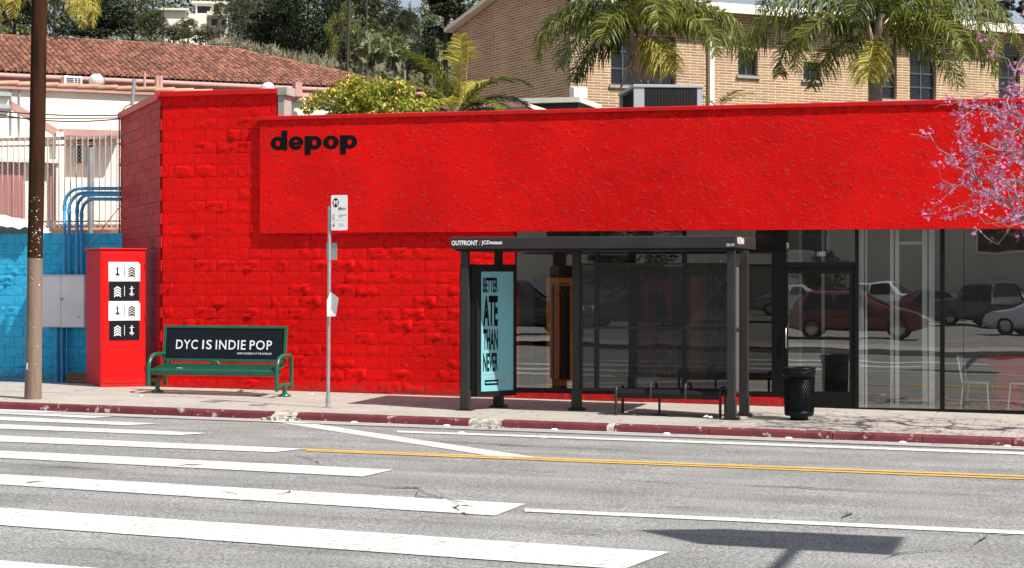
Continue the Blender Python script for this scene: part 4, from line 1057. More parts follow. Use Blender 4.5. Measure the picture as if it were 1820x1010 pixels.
# window of the wing
a, c = f2(129, 294), f2(169, 237)
b = MB(M2)
for (u0, u1, v0, v1) in ((a.x, c.x, a.z, a.z + .06), (a.x, c.x, c.z - .06, c.z)): b.box(u0, u1, -.09, -.02, v0, v1)
xm = (a.x + c.x) / 2
for u in (a.x, xm - .07, c.x - .06): b.box(u, u + (.14 if u == xm - .07 else .06), -.09, -.02, a.z + .061, c.z - .061)
zq = f2(150, 253).z; b.box(a.x + .061, xm - .071, -.085, -.03, zq - .02, zq + .02); b.box(xm + .071, c.x - .061, -.085, -.03, zq - .02, zq + .02)
wf = b.build('window', M_wframe, wing)
b = MB(M2); b.add([(a.x, -.02, a.z), (c.x, -.02, a.z), (c.x, -.02, c.z), (a.x, -.02, c.z)], [(0,1,2,3)]); b.build('pane', M_glassdark, wf)
# porch: pink beam, post, slanting gable edge
b = MB(M2); pA, pB = f2(108, 229, -.8), f2(222, 233, -.8); b.box(pA.x, pB.x, -.9, -.05, pA.z - .22, pA.z); b.build('porch_beam', M_pink, wing)
b = MB(M2); q = f2(106, 235, -.9); b.box(q.x - .13, q.x + .13, -1.0, -.75, -.3, q.z); b.build('porch_post', M_cream, wing)
b = MB(M2); q0, q1 = f2(20, 180, -.9), f2(106, 232, -.9); b.prism([(q0.x, -.95, q0.z), (q1.x, -.95, q1.z), (q1.x, -.95, q1.z - .26), (q0.x, -.95, q0.z - .26)], (0, .2, 0)); b.build('gable_edge', M_pink, wing)
b = MB(M2); q0, q1 = f2(-30, 240, -.8), f2(104, 240, -.8); b.box(q0.x, q1.x, -.7, -.02, -.5, q0.z); b.build('porch_wall', M_cream, wing)
for (pa, pb) in ((-30, 20), (21, 42), (88, 104)):
    qa, qb = f2(pa, 392, -.8), f2(pb, 289, -.8); b = MB(M2); b.box(qa.x, qb.x, -.82, -.705, qa.z, qb.z); b.build('door_panel', M_rust, wing)
b = MB(M2); qa, qb = f2(-40, 290, -.95), f2(106, 284, -.95); b.box(qa.x, qb.x, -1.1, -.71, qb.z - .12, qb.z); b.build('door_canopy', M_trim, wing)
for py in (168, 190):
    b = MB(M2); qa, qb = f2(-10, py + 3, 0), f2(17, py, 0); b.box(qa.x, qb.x, -.2, -.005, qa.z, qb.z + .06); b.build('wall_louvre', M_acgrey, wing)
for px in (19, 34):
    qa, qb = f2(px, 250), f2(px, 160); b = MB(M2); b.tube([(qa.x, -.05, qa.z), (qb.x, -.05, qb.z)], .03, 6); b.build('wall_pipe', M_grey, wing)
qa, qb = f2(90, 400, -.3), f2(220, 404, -.3); b = MB(M2); b.box(qa.x, qb.x, -2.5, -.02, qa.z - .6, qa.z); b.build('porch_step', M_tilelight, wing)

# things on the wing roof
def onwing(px, py, yl=1.2): return M2 @ f2(px, py, yl)
def turbine(px, pyb, r_, lb):
    p = onwing(px, pyb); D = -p.x * st + p.y * ct; r = r_ / F * D; p.z = min(p.z, zc2 + .02)
    v = thing('roof_ventilator', lb, 'roof vent', p, 0, 'turbine vents on the tiled wing')
    MB().tube([(p.x, p.y, p.z), (p.x, p.y, p.z + r * .6)], r * .62, 14).build('collar', M_vent, v)
    b = MB(); n = 22
    for k in range(n):
        a0 = 2 * math.pi * k / n; vs = []
        for i in range(7):
            ph_ = -1.0 + 2.1 * i / 6; rr = r * math.cos(ph_ * .95); z = p.z + r * 1.3 + r * .85 * math.sin(ph_)
            for d, k2 in ((0, 1.0), (.34, .94)): vs.append((p.x + rr * k2 * math.cos(a0 + d), p.y + rr * k2 * math.sin(a0 + d), z))
        b.add(vs, [(2*i, 2*i+1, 2*i+3, 2*i+2) for i in range(6)])
    b.build('vane', M_vent, v)
    MB().lathe([(0, r * 2.15), (r * .5, r * 2.08), (r * .52, r * 2.0)], p, 16).build('cap', M_vent, v)
turbine(172, 149, 14.5, 'white turbine vent beside the small window air conditioner on the tiled wing')
turbine(477, 155, 13.5, 'white turbine vent showing above the grey end of the red parapet')
p = onwing(127, 152, 1.2); p.z = zc2 + .02
ac_ = thing('small_air_conditioner', 'small white louvred air conditioner box on the tiled wing roof', 'air conditioner', p, GB)
MA2 = WM[ac_.name]; s = 72 / F
b = MB(MA2); b.box(-.32, .32, -.25, .25, 0, .46); b.build('casing', M_vent, ac_, bevel=.03)
b = MB(MA2)
for k in range(6):
    for (u0, u1) in ((-.22, .02), (.06, .14), (.17, .25)): b.box(u0, u1, -.262, -.251, .06 + k * .06, .09 + k * .06)
b.build('louvre', M_glassdark, ac_)
for lb, px, pyb, pyt in (('thin pink vent pipe on the tiled wing, left of the paired pipes', 257, 152, 127), ('left pipe of the pink pair on the tiled wing roof', 279, 153, 135), ('right pipe of the pink pair on the tiled wing roof', 285, 153, 135)):
    a = onwing(px, pyb, .8); c = onwing(px, pyt, .8); a.z = zc2
    tag(MB().tube([a, c], .045 if px < 270 else .09, 8).build('vent_pipe', M_pink, origin=a), lb, 'vent pipe', 'pink vent pipes on the tiled wing')
# bracket lamp and side details where the wing shows beside the parapet
a = f2(505, 172); b = MB(M2); c = f2(560, 166); b.box(a.x, c.x, -.12, -.003, a.z, a.z + .16); b.box(a.x + .3, a.x + .55, -.35, -.003, a.z + .0, a.z + .5); b.build('wall_moulding', M_pink, wing)
a = f2(527, 178); b = MB(M2); b.tube([(a.x, -.02, a.z - .05), (a.x, -.35, a.z)], .03, 6); b.lathe([(.02, .1), (.14, .06), (.16, 0), (0, 0)], (a.x + .1, -.4, a.z - .06), 12); b.build('wall_lamp', M_vent, wing)

# ---- iron fence and chain link behind the blue wall
YFE = 36.0
zf1, zf0 = onY(110, 245, YFE).z, onY(110, 404, YFE).z
fe = thing('iron_fence', 'pinkish beige iron bar fence standing behind the blue block wall', 'fence', (-22, YFE, 0))
fxa, fxb = -26.5, onY(224, 300, YFE).x
for py, t in ((246, .07), (258, .035), (394, .035), (403, .05)):
    z = onY(110, py, YFE).z; b = MB(); b.box(fxa, fxb, YFE - .03, YFE + .03, z - t / 2, z + t / 2); b.build('rail', M_pinkfence, fe)
x = fxb - .05; i = 0; bar0 = None
while x > fxa:
    tall = (i % 8) in (2,)
    if bar0 is None:
        b = MB(); b.tube([(x, YFE - .045, zf0 - .02), (x, YFE - .045, zf1 + .02)], .014, 6); bar0 = b.build('bar', M_pinkfence, fe); bx = x
    else: child_copy(bar0, fe, (x - bx, 0, 0)); C.objects
    if tall: MB().tube([(x, YFE - .045, zf1 + .02), (x, YFE - .045, zf1 + .12), (x, YFE - .045, zf1 + .2)], [.014, .022, .002], 6).build('finial', M_pinkfence, fe)
    x -= .134; i += 1
for o in list(fe.children):
    if o.name.startswith('bar.'):
        pass
b = MB(); b.box(fxa, fxb, YFE - .12, YFE + .12, -.5, zf0 - .06); b.build('base_wall', M_tilelight, fe)
yc = YFE - .22
cl = thing('chain_link_fence', 'thin grey chain link mesh on a steel post in front of the iron fence', 'fence', (-22, yc, 0))
a = onY(161, 300, yc); ctop = onY(161, 262, yc).z
MB().tube([(a.x, yc, zf0 - .5), (a.x, yc, ctop)], .05, 10).build('post', M_galv, cl)
b = MB(); zt3 = onY(110, 262, yc).z; step = .085; hgt = zt3 - zf0; n = int((fxb - fxa + hgt) / step)
def clipline(x0, sgn):
    pts = []
    z0_, z1_ = zf0, zt3; xA_, xB_ = x0, x0 + sgn * hgt
    t0, t1 = 0., 1.
    d = xB_ - xA_
    for lim, s in ((fxa, 1), (fxb, -1)):
        a0 = s * (xA_ - lim); a1 = s * (xB_ - lim)
        if a0 < 0 and a1 < 0: return None
        if a0 < 0: t0 = max(t0, a0 / (a0 - a1))
        if a1 < 0: t1 = min(t1, a0 / (a0 - a1))
    if t0 >= t1: return None
    return [(xA_ + d * t0, yc, z0_ + hgt * t0), (xA_ + d * t1, yc, z0_ + hgt * t1)]
for k in range(-int(hgt / step) - 2, n + 2):
    for sg_ in (1, -1):
        q = clipline(fxa + k * step + (0 if sg_ > 0 else hgt), sg_)
        if q: b.tube(q, .0028, 3, False)
b.build('chain_mesh', M_galv, cl, kind='stuff')

# ---- pale flat roofed building behind the shop, and a white canopy
b = MB(); a, c = onY(520, 182, 47), onY(925, 186, 47); 
fl = thing('flat_roofed_outbuilding', 'low pale outbuilding with pink edged flat roof behind the lemon tree', 'building', (a.x, 47, 0))
M3 = Matrix.Translation((0, 0, 0)); zfl = onY(850, 187, 47).z
xL_, xR_ = onY(690, 186, 47).x, onY(935, 186, 47).x
b = MB(); b.box(xL_, xR_, 47, 52, 0, zfl - .1); b.build('wall', M_cream, fl)
b = MB(); b.box(xL_ - .2, xR_ + .1, 46.8, 52.2, zfl - .1, zfl + .0); b.build('roof', M_cream, fl); b = MB(); b.box(xL_ - .22, xR_ + .12, 46.75, 46.79, zfl - .09, zfl + .04); b.build('roof_edge', M_pink, fl)
MBk = frameB(1014, 7, 68); fb = OnFace(MBk)
zeb = fb(1014, 7).z
p = atD(920, 178, 60)
cn = thing('flat_canopy', 'white edged flat canopy at the foot of the brick gable', 'canopy', (p.x, p.y, 0))
q0, q1 = atD(921, 175, 60), atD(1038, 180, 60); b = MB(); b.box(q0.x, q1.x, q0.y, q0.y + 3, q0.z - .16, q0.z); b.build('roof', M_trim, cn)
b = MB(); b.box(q0.x + .3, q1.x - .1, q0.y + .2, q0.y + 2.8, 0, q0.z - .17); b.build('wall', M_interdark, cn)

# ---- brick church
ch = thing('brick_church', 'long tan roman brick church with low gable, cream eaves and dark windows', 'church', MBk.to_translation(), GB)
WG = 10.2; LB = 48.0; zeb += .1
wins = []                                               # openings on the long face
def opening(pxa, pxb, pyt, pyb): 
    a, c = fb(pxa, pyb), fb(pxb, pyt); wins.append((a.x, c.x, a.z, c.z)); return wins[-1]
w1 = opening(1086, 1202, 66, 151); w2 = opening(1312, 1347, 92, 134); w3 = opening(1428, 1459, 112, 142); w4 = opening(1563, 1594, 84, 176); w5 = opening(1617, 1664, 84, 178)
w6 = opening(1775, 1813, 100, 176)
b = MB(MBk)
xs_ = sorted(set([0, LB] + [v for w in wins for v in w[:2]])); zsx = sorted(set([-1, zeb] + [v for w in wins for v in w[2:]]))
for i in range(len(xs_) - 1):
    for j in range(len(zsx) - 1):
        mxx, mzz = (xs_[i] + xs_[i+1]) / 2, (zsx[j] + zsx[j+1]) / 2
        if any(w[0] < mxx < w[1] and w[2] < mzz < w[3] for w in wins): continue
        b.add([(xs_[i], 0, zsx[j]), (xs_[i+1], 0, zsx[j]), (xs_[i+1], 0, zsx[j+1]), (xs_[i], 0, zsx[j+1])], [(0,1,2,3)])
for w in wins:
    x0, x1, z0, z1 = w; d = .3
    b.add([(x0,0,z0),(x0,d,z0),(x0,d,z1),(x0,0,z1),(x1,0,z0),(x1,d,z0),(x1,d,z1),(x1,0,z1)], [(0,3,2,1),(4,5,6,7),(0,1,5,4),(3,7,6,2)])
zpk = zeb + .19 * WG / 2
b.add([(0, 0, -1), (0, WG, -1), (0, WG, zeb), (0, WG / 2, zpk), (0, 0, zeb)], [(0,4,3,2,1)])
b.add([(LB, 0, -1), (LB, WG, -1), (LB, WG, zeb), (LB, WG / 2, zpk), (LB, 0, zeb)], [(0,1,2,3,4)])
b.add([(0, WG, -1), (LB, WG, -1), (LB, WG, zeb), (0, WG, zeb)], [(0,1,2,3)])
b.build('wall', M_brick, ch)
b = MB(MBk); ov = .7
for y0, y1, zz0, zz1 in ((-ov, WG / 2, zeb - .19 * ov, zpk), (WG + .1, WG / 2, zeb - .019, zpk)):
    b.prism([(-.35, y0, zz0 + .06), (LB + .3, y0, zz0 + .06), (LB + .3, y1, zz1 + .06), (-.35, y1, zz1 + .06)], (0, 0, .16))
b.build('roof', M_trim, ch)
b = MB(MBk); b.box(-.34, LB + .3, -ov - .06, -ov + .02, zeb - .19 * ov + .0, zeb - .19 * ov + .17); b.build('eave_trim', M_trim, ch)
def church_window(w, nv, nh, arch=False):
    x0, x1, z0, z1 = w; b = MB(MBk); t = .07; y0, y1 = .16, .24
    b.box(x0, x1, y0, y1, z0, z0 + t); b.box(x0, x1, y0, y1, z1 - t, z1)
    for k in range(nv + 1):
        xx = x0 + (x1 - x0 - t) * k / nv; b.box(xx, xx + t, y0 - .003, y1 + .003, z0 + .001, z1 - .001)
    for k in range(1, nh):
        zz = z0 + (z1 - z0) * k / nh; b.box(x0 + t, x1 - t, y0 + .003, y1 - .003, zz - .03, zz + .03)
    fo = b.build('window', M_acdark, ch)
    b = MB(MBk); b.add([(x0, .2, z0), (x1, .2, z0), (x1, .2, z1), (x0, .2, z1)], [(0,1,2,3)]); b.build('pane', M_glassdark, fo)
    b = MB(MBk)                                         # leading of the stained glass
    for k in range(int((x1 - x0) * 7)):
        xx = random.uniform(x0, x1 - .1); zz = random.uniform(z0, z1 - .5); pts = [(xx, .195, zz)]
        for _ in range(4): pts.append((min(x1, max(x0, pts[-1][0] + random.uniform(-.18, .18))), .195, min(z1, pts[-1][2] + random.uniform(.08, .22))))
        b.tube(pts, .012, 3, False)
    b.build('leading', M_acdark, fo, kind='stuff')
    b = MB(MBk); b.box(x0 - .08, x1 + .08, -.09, .155, z0 - .1, z0 - .002); b.build('sill', M_conc, fo)
    if arch:
        b = MB(MBk); xm, r = (x0 + x1) / 2, (x1 - x0) / 2; n = 14
        for s in (0, 1):
            pass
        P = [(xm + r * math.cos(math.pi * k / n), -.004, z1 + r * 1.0 * math.sin(math.pi * k / n)) for k in range(n + 1)]
        b.poly(P); b.build('arch_pane', M_glassdark, fo)
        b = MB(MBk); b.tube([(q[0], -.01, q[2]) for q in P], .06, 6); b.build('arch_trim', M_brick, fo)
church_window(w1, 5, 3); church_window(w2, 2, 1); church_window(w3, 2, 1); church_window(w4, 1, 4); church_window(w5, 2, 4); church_window(w6, 1, 4, True)
a, c = fb(1262, 185), fb(1262, 24); b = MB(MBk); b.box(a.x - .09, a.x + .09, -.16, -.004, 0, c.z); b.build('downspout', M_cream, ch)
a = fb(1024, 166); b = MB(MBk); b.box(a.x - .28, a.x + .28, -.35, -.005, a.z - .22, a.z + .18); b.build('light_box', M_signwhite, ch, bevel=.03)
# louvre vent in the gable
a = fb(1014, 7)
# ---- rooftop condenser
Yc = 36.2
cA, cB, cC = onY(1088, 156, Yc + .0), onY(1127, 150, Yc), onY(1243, 155, Yc)
rooftop = 4.42
MCo = Matrix.Translation((cB.x, cB.y, rooftop)) @ Matrix.Rotation(TH * 1.35, 4, 'Z')
co = thing('rooftop_condenser', 'large grey rooftop air conditioning condenser behind the red parapet', 'air conditioner', MCo.to_translation(), TH * 1.35)
hz_ = cB.z - rooftop; wl_ = (1241 - 1127) / F * (Yc / math.cos(TH) * 1.0) * 1.06; dl_ = 1.9
MCo = WM[co.name]
b = MB(MCo); b.box(.1, wl_ - .1, .03, dl_ - .03, .05, hz_ - .07); b.build('core', M_acdark, co)
b = MB(MCo)
for (u, v) in ((0, 0), (wl_ - .1, 0), (0, dl_ - .1), (wl_ - .1, dl_ - .1)): b.box(u, u + (.2 if u == 0 else .1), v, v + .1, 0, hz_ - .061)
b.build('corner_post', M_acgrey, co)
b = MB(MCo); b.box(-.02, wl_ + .02, -.02, dl_ + .02, hz_ - .06, hz_); b.build('top_pan', M_acgrey, co, bevel=.01)
b = MB(MCo)
for k in range(34): u = .22 + (wl_ - .34) * k / 33; b.box(u, u + .016, .0, .028, .06, hz_ - .075)
for k in range(16): v = .12 + (dl_ - .24) * k / 15; b.box(.06, .088, v, v + .012, .06, hz_ - .075)
b.build('guard_rods', M_shelter, co)
MCw = Matrix.Rotation(0, 4, 'Z')

# ---- white houses on the hill
def hillhouse(px0, px1, pyt, pyb, D, lb, extra):
    a, c = atD(px0, pyb, D), atD(px1, pyt, D); w = (px1 - px0) / F * D; M = Matrix.Translation((a.x, a.y, 0)) @ Matrix.Rotation(TH + .12, 4, 'Z')
    h = thing('hillside_house', lb, 'house', M.to_translation(), TH + .12, 'white houses up on the wooded hill')
    z0, z1 = a.z, c.z
    b = MB(M); b.box(0, w, 0, 7, z0 - 6, z1 - .25); b.build('wall', M_cream, h)
    b = MB(M); b.box(-.4, w + .4, -.5, 7.4, z1 - .25, z1); b.build('roof', M_trim, h)
    for (u0, u1, v0, v1) in extra:
        x0, x1, q0, q1 = w * u0, w * u1, z0 + (z1 - z0) * v0, z0 + (z1 - z0) * v1
        b = MB(M); b.box(x0 - .1, x1 + .1, -.12, -.01, q0 - .1, q0); b.box(x0 - .1, x1 + .1, -.12, -.01, q1, q1 + .1)
        n = max(1, int((x1 - x0) / 1.4))
        for k in range(n + 1): xx = x0 + (x1 - x0) * k / n; b.box(xx - .05, xx + .05, -.12, -.012, q0 + .001, q1 - .001)
        wf = b.build('window', M_wframe, h); b = MB(M); b.add([(x0, -.03, q0), (x1, -.03, q0), (x1, -.03, q1), (x0, -.03, q1)], [(0,1,2,3)]); b.build('pane', M_glassdark, wf)
    return h, M, w, z0, z1
hillhouse(292, 329, 15, 58, 230, 'plain white box shaped house on the hill, left of the terraced one', [(.2, .6, .02, .2)])
h, M, w, z0, z1 = hillhouse(347, 402, 3, 58, 235, 'white terraced house on the hill with flat roofs and a balcony', [(.05, .5, .62, .86), (.6, .78, .6, .88), (.5, .75, .22, .45), (.82, .97, .2, .42)])
b = MB(M); b.box(w * .4, w + .8, -2.2, -.05, z0 + (z1 - z0) * .5, z0 + (z1 - z0) * .55); b.box(w * .4, w + .8, -2.2, -2.1, z0 + (z1 - z0) * .55, z0 + (z1 - z0) * .62); b.build('balcony', M_cream, h)
b = MB(M); b.box(-1.5, w * .38, -2.4, -.05, z0 - 5, z0 + (z1 - z0) * .52); b.build('lower_storey', M_cream, h)

# ================================================================== VEGETATION
def rnd(a, b): return random.uniform(a, b)
def leaf(b, c, s, asp=.5, up=0.):
    """one leaf face: a folded diamond of two triangles"""
    d = Vector((random.gauss(0, 1), random.gauss(0, 1), random.gauss(0, .7) + up)).normalized()
    e = d.orthogonal().normalized(); e = Matrix.Rotation(rnd(0, 6.28), 3, d) @ e
    w = s * asp
    b.v += [c - d * s * .5, c + e * w * .5, c + d * s * .5, c - e * w * .5]; n = len(b.v) - 4
    b.f.append((n, n+1, n+2, n+3)); b.sm.append(False)
def clump_crown(clumps, n, s, asp=.55, shell=.45):
    """leaf faces spread through a set of ellipsoid clumps"""
    b = MB(); vol = [c[1] * c[1] * c[2] for c in clumps]; tot = sum(vol)
    for (c, r, rz), v in zip(clumps, vol):
        for _ in range(int(n * v / tot) + 1):
            d = Vector((random.gauss(0, 1), random.gauss(0, 1), random.gauss(0, 1))).normalized()
            k = rnd(shell, 1.0) ** .6
            leaf(b, Vector(c) + Vector((d.x * r, d.y * r, d.z * rz)) * k, s * rnd(.6, 1.3), asp)
    return b
def crown_mesh(kind, seed):
    random.seed(seed)
    cl = []
    if kind == 'conifer':
        for k in range(26):
            t = k / 25; z = .12 + .86 * t; r = .30 * (1 - t) ** .75 + .03; a = rnd(0, 6.28); o = r * rnd(.2, .8)
            cl.append(((o * math.cos(a), o * math.sin(a), z), r * rnd(.5, .8), rnd(.05, .09)))
        return clump_crown(cl, 6500, .036)
    if kind == 'round':
        for k in range(22):
            a = rnd(0, 6.28); z = rnd(.3, .92); r = .36 * math.sqrt(max(.05, 1 - ((z - .58) / .45) ** 2)) * rnd(.3, 1)
            cl.append(((r * math.cos(a), r * math.sin(a), z), rnd(.1, .19), rnd(.08, .14)))
        return clump_crown(cl, 6500, .034)
    if kind == 'loose':
        for k in range(30):
            a = rnd(0, 6.28); z = rnd(.25, .98); r = .34 * math.sqrt(max(.05, 1 - ((z - .6) / .5) ** 2)) * rnd(.4, 1.1)
            cl.append(((r * math.cos(a), r * math.sin(a), z), rnd(.06, .12), rnd(.06, .12)))
        return clump_crown(cl, 5000, .032, .4, .2)
    if kind == 'column':
        for k in range(16):
            t = k / 15; cl.append(((rnd(-.02, .02), rnd(-.02, .02), .08 + .86 * t), .10 * (1 - .75 * t ** 2) , .07))
        return clump_crown(cl, 4000, .028)
    if kind == 'pine':
        for k in range(20):
            a = rnd(0, 6.28); z = rnd(.35, .97); r = rnd(.05, .34) * (1.15 - z)**.4
            cl.append(((r * math.cos(a), r * math.sin(a), z), rnd(.08, .15), rnd(.04, .07)))
        return clump_crown(cl, 6500, .034)
MESHC = {}
def hilltree(kind, m, px, pyt, pyb, D, lb, wide=1., v=0, name='hill_tree', cat='tree', group='trees on the hillside'):
    key = (kind, m.name, v)
    base, top = atD(px, pyb, D), atD(px, pyt, D); h = top.z - base.z
    t = thing(name, lb, cat, base, rnd(0, 6.28), group)
    t.scale = (h * wide, h * wide, h)
    if key not in MESHC:
        st0 = random.getstate(); b = crown_mesh(kind, hash(kind) % 97 + v * 11 if False else (len(kind) * 13 + v * 11)); random.setstate(st0)
        me = bpy.data.meshes.new('crown'); me.from_pydata(b.v, [], b.f); me.materials.append(m)
        b2 = MB(); b2.tube([(0, 0, -2.2), (0, 0, 0), (.01, .005, .4), (0, 0, .8)], [.03, .022, .016, .006], 7)
        for k in range(5):
            a = rnd(0, 6.28); z = rnd(.3, .6); b2.tube([(0, 0, z), (.16 * math.cos(a), .16 * math.sin(a), z + .2)], [.01, .003], 5)
        me2 = bpy.data.meshes.new('trunk'); me2.from_pydata(b2.v, [], b2.f); me2.materials.append(M_darkbark)
        MESHC[key] = (me, me2)
    for nm, me in zip(('crown', 'trunk'), MESHC[key]):
        o = bpy.data.objects.new(nm, me); C.objects.link(o); o.parent = t
    return t
T = [
 ('conifer', M_hd, 178, -50, 75, 150, 'dense black green conifer just right of the utility pole', 1.5),
 ('round', M_hd, 25, -60, 75, 160, 'dark round tree at the far left behind the tiled roof ridge', 1.2),
 ('loose', M_hd, 95, -40, 75, 190, 'dark thin tree behind the drooping yellow palm fronds', 1.2),
 ('loose', M_hb, 236, -35, 72, 190, 'brownish olive tree between the black conifer and the white hill houses', 1.3),
 ('round', M_hb, 268, 15, 78, 185, 'low olive tree at the left foot of the white box house', 1.1),
 ('round', M_hg, 308, 40, 82, 190, 'small grey green round tree in front of the white box house', 1.5),
 ('round', M_hb, 334, 30, 80, 195, 'olive bushy tree between the two white hill houses', 1.1),
 ('round', M_hg, 366, 42, 84, 190, 'grey green bush below the balcony of the terraced white house', 1.4),
 ('loose', M_hg, 424, -20, 92, 180, 'pale grey green loose tree right of the terraced white house', 1.0),
 ('round', M_hg, 455, -30, 95, 200, 'grey green tree beside the big dark conifers', .9),
 ('conifer', M_hd, 502, -60, 115, 150, 'large dark conifer left of the broad dark tree', 1.3),
 ('round', M_hd, 548, -50, 122, 145, 'broad dark tree in the middle of the hillside', 1.0),
 ('conifer', M_hd, 580, -40, 125, 140, 'dark pointed tree hugging the yellow green tree', .9),
 ('loose', M_hy, 606, 8, 130, 135, 'yellow green upright tree left of the thin bare palm trunks', .65),
 ('round', M_hd, 640, -30, 95, 250, 'dark rounded tree behind the thin bare palm trunks', 1.1),
 ('loose', M_hd, 672, -20, 90, 260, 'dark thin crowned tree above the three fan palms', 1.1),
 ('round', M_hd, 700, 14, 95, 270, 'dark low tree on the skyline left of the small fan palm', 1.2),
 ('column', M_hd, 729, 2, 90, 270, 'slim dark tree poking into the grey sky gap', .8),
 ('loose', M_hd, 745, 18, 100, 240, 'dark tree under the grey sky gap', 1.1),
 ('pine', M_hd, 792, -60, 130, 170, 'big dark pine left of the brick gable', 1.1),
 ('pine', M_hd, 835, 8, 130, 180, 'dark pine touching the cream rake of the brick gable', .8),
 ('conifer', M_hd, 756, 40, 135, 175, 'dark bushy conifer right of the fan palm cluster', .9),
 ('column', M_hd, 771, 48, 125, 150, 'slender dark cypress standing before the big pine', .85),
 ('round', M_hd, 725, 75, 140, 140, 'dark shrub like tree below the cypress, behind the young palm', 1.2),
 ('pine', M_hd, 1780, -16, 86, 120, 'dark pine above the right end of the church roof', 1.0),
 ('pine', M_hd, 1830, -6, 86, 120, 'dark pine at the far right above the church roof', 1.1),
 ('round', M_hd, 1748, 32, 86, 125, 'small dark tree top left of the pine above the church roof', 1.2),
]
for i, (k, m, px, a, c, D, lb, w) in enumerate(T): hilltree(k, m, px, a, c, D, lb, w, i % 2)
# far wood and dry brush that read as masses
random.seed(31)
b = MB()
for _ in range(70000):
    D = rnd(120, 330); px = rnd(-260, 880); Xc = (px - CX) / F * D
    X, Y = Xc * ct - D * st, Xc * st + D * ct
    z = hillz(X, Y); hump = 5.0 * (.5 + noise.noise(Vector((X * .13, Y * .13, 5)))) + 1.2
    if D > 238 and not 682 < px < 748: hump += 7
    if 682 < px < 748 and HY - (z + hump - H) / D * F < 34: continue
    zl = z + hump * math.sqrt(random.random())
    if 278 < px < 410 and D < 236 and HY - (zl - H) / D * F < 56: continue
    leaf(b, Vector((X, Y, zl)), rnd(.3, .8), .6)
b.build('hillside_woods', M_hb, kind='stuff')
b = MB()
for _ in range(5200):
    D = rnd(98, 118); px = rnd(395, 600); Xc = (px - CX) / F * D
    X, Y = Xc * ct - D * st, Xc * st + D * ct
    u = (px - 395) / 205; zt_b = 2.08 + (489 - (72 + 38 * u + 14 * noise.noise(Vector((px * .03, D * .3, 2))))) / F * D
    leaf(b, Vector((X, Y, zt_b - 4.5 * random.random() ** 1.6)), rnd(.3, .9), .1, 1.2)
b.build('dry_brush', M_brush, kind='stuff')

# ---- palms with feather fronds
def rachis(base, az, L, p0, curve, n=16, side=0.):
    pts = [Vector(base)]; p = p0; a = az
    for i in range(n):
        t = i / n; p -= curve / n * (.5 + 1.0 * t); a += side / n
        pts.append(pts[-1] + Vector((math.cos(a) * math.cos(p), math.sin(a) * math.cos(p), math.sin(p))) * (L / n))
    return pts
def frond_mb(pts, ll, per=6, droop=.8, plume=.5, width=.03, bare=.16, r0=.03):
    b = MB(); n = len(pts) - 1; L = sum((pts[i+1] - pts[i]).length for i in range(n))
    b.tube(pts, [r0 * (1 - .85 * i / n) for i in range(n + 1)], 5)
    for i in range(n):
        for k in range(per):
            t = (i + k / per) / n
            if t < bare: continue
            q = pts[i].lerp(pts[i+1], k / per); T_ = (pts[i+1] - pts[i]).normalized()
            S = T_.cross(Vector((0, 0, 1)));
            S = S.normalized() if S.length > .05 else Vector((1, 0, 0))
            U = S.cross(T_).normalized()
            ln = ll * (math.sin(math.pi * min(1, .22 + .74 * (t - bare) / (1 - bare))) ** .7) * rnd(.8, 1.15)
            for s in (-1, 1):
                d = (S * s + T_ * rnd(.35, .75) + U * rnd(-plume, plume) + U * .15).normalized()
                p1 = q + d * ln * .5 + Vector((0, 0, -droop * ln * .10))
                d2 = (d + Vector((0, 0, -droop * 1.0))).normalized(); p2 = p1 + d2 * ln * .3
                d3 = (d2 + Vector((0, 0, -droop * 1.1))).normalized(); p3 = p2 + d3 * ln * .28
                w = (T_ * .8 + Vector((rnd(-.4, .4), rnd(-.4, .4), rnd(-.3, .3)))).normalized() * width * .5
                o = len(b.v); b.v += [q - w * .6, q + w * .6, p1 - w, p1 + w, p2 - w * .7, p2 + w * .7, p3]
                b.f += [(o, o+1, o+3, o+2), (o+2, o+3, o+5, o+4), (o+4, o+5, o+6)]; b.sm += [False] * 3
    return b
def camdir(az_px, depth):                               # azimuth from a camera-aligned direction: right, away
    v = Vector((az_px * ct - depth * st, az_px * st + depth * ct)); return math.atan2(v.y, v.x)
def queen_palm(px, pytr, pycr, D, lb, fronds, trunk_w, sc, boot=True, trunk_to=None, group='queen palms rising behind the shop', mat=None):
    base = atD(px, pytr, D); base.z = -.3; cr = atD(px + 3, pycr, D)
    t = thing('queen_palm', lb, 'palm tree', base, 0, group)
    r = trunk_w / F * D / 2
    MB().tube([base, base.lerp(cr, .5), base.lerp(cr, .8), cr.lerp(base, .02)], [r * 1.2, r * .95, r * .9, r], 14).build('trunk', M_trunk, t)
    if boot:
        for k in range(11):                              # old leaf bases round the crown shaft
            a = k * 2.4; z = cr.z - .75 + .08 * k; rr = r * 1.1
            c0 = Vector((cr.x + rr * .8 * math.cos(a), cr.y + rr * .8 * math.sin(a), z)); c1 = c0 + Vector((math.cos(a) * .1, math.sin(a) * .1, .34)); c2 = c1 + Vector((math.cos(a) * .12, math.sin(a) * .12, .34))
            MB().tube([c0 - Vector((0, 0, .12)), c0, c1, c2], [.03, .12, .085, .03], 7).build('leaf_base', M_boot, t)
    for f in fronds:
        (ax, ad, L, p0, cv, *rest) = f; m = rest[0] if rest else (mat or M_frond)
        pts = rachis(cr + Vector((0, 0, .15)), camdir(ax, ad), L * sc, R(p0), R(cv))
        frond_mb(pts, .74 * sc, 8, 1.0, .8, .032 * sc, .14, .035 * sc).build('frond', m, t)
    return t, cr
random.seed(5)
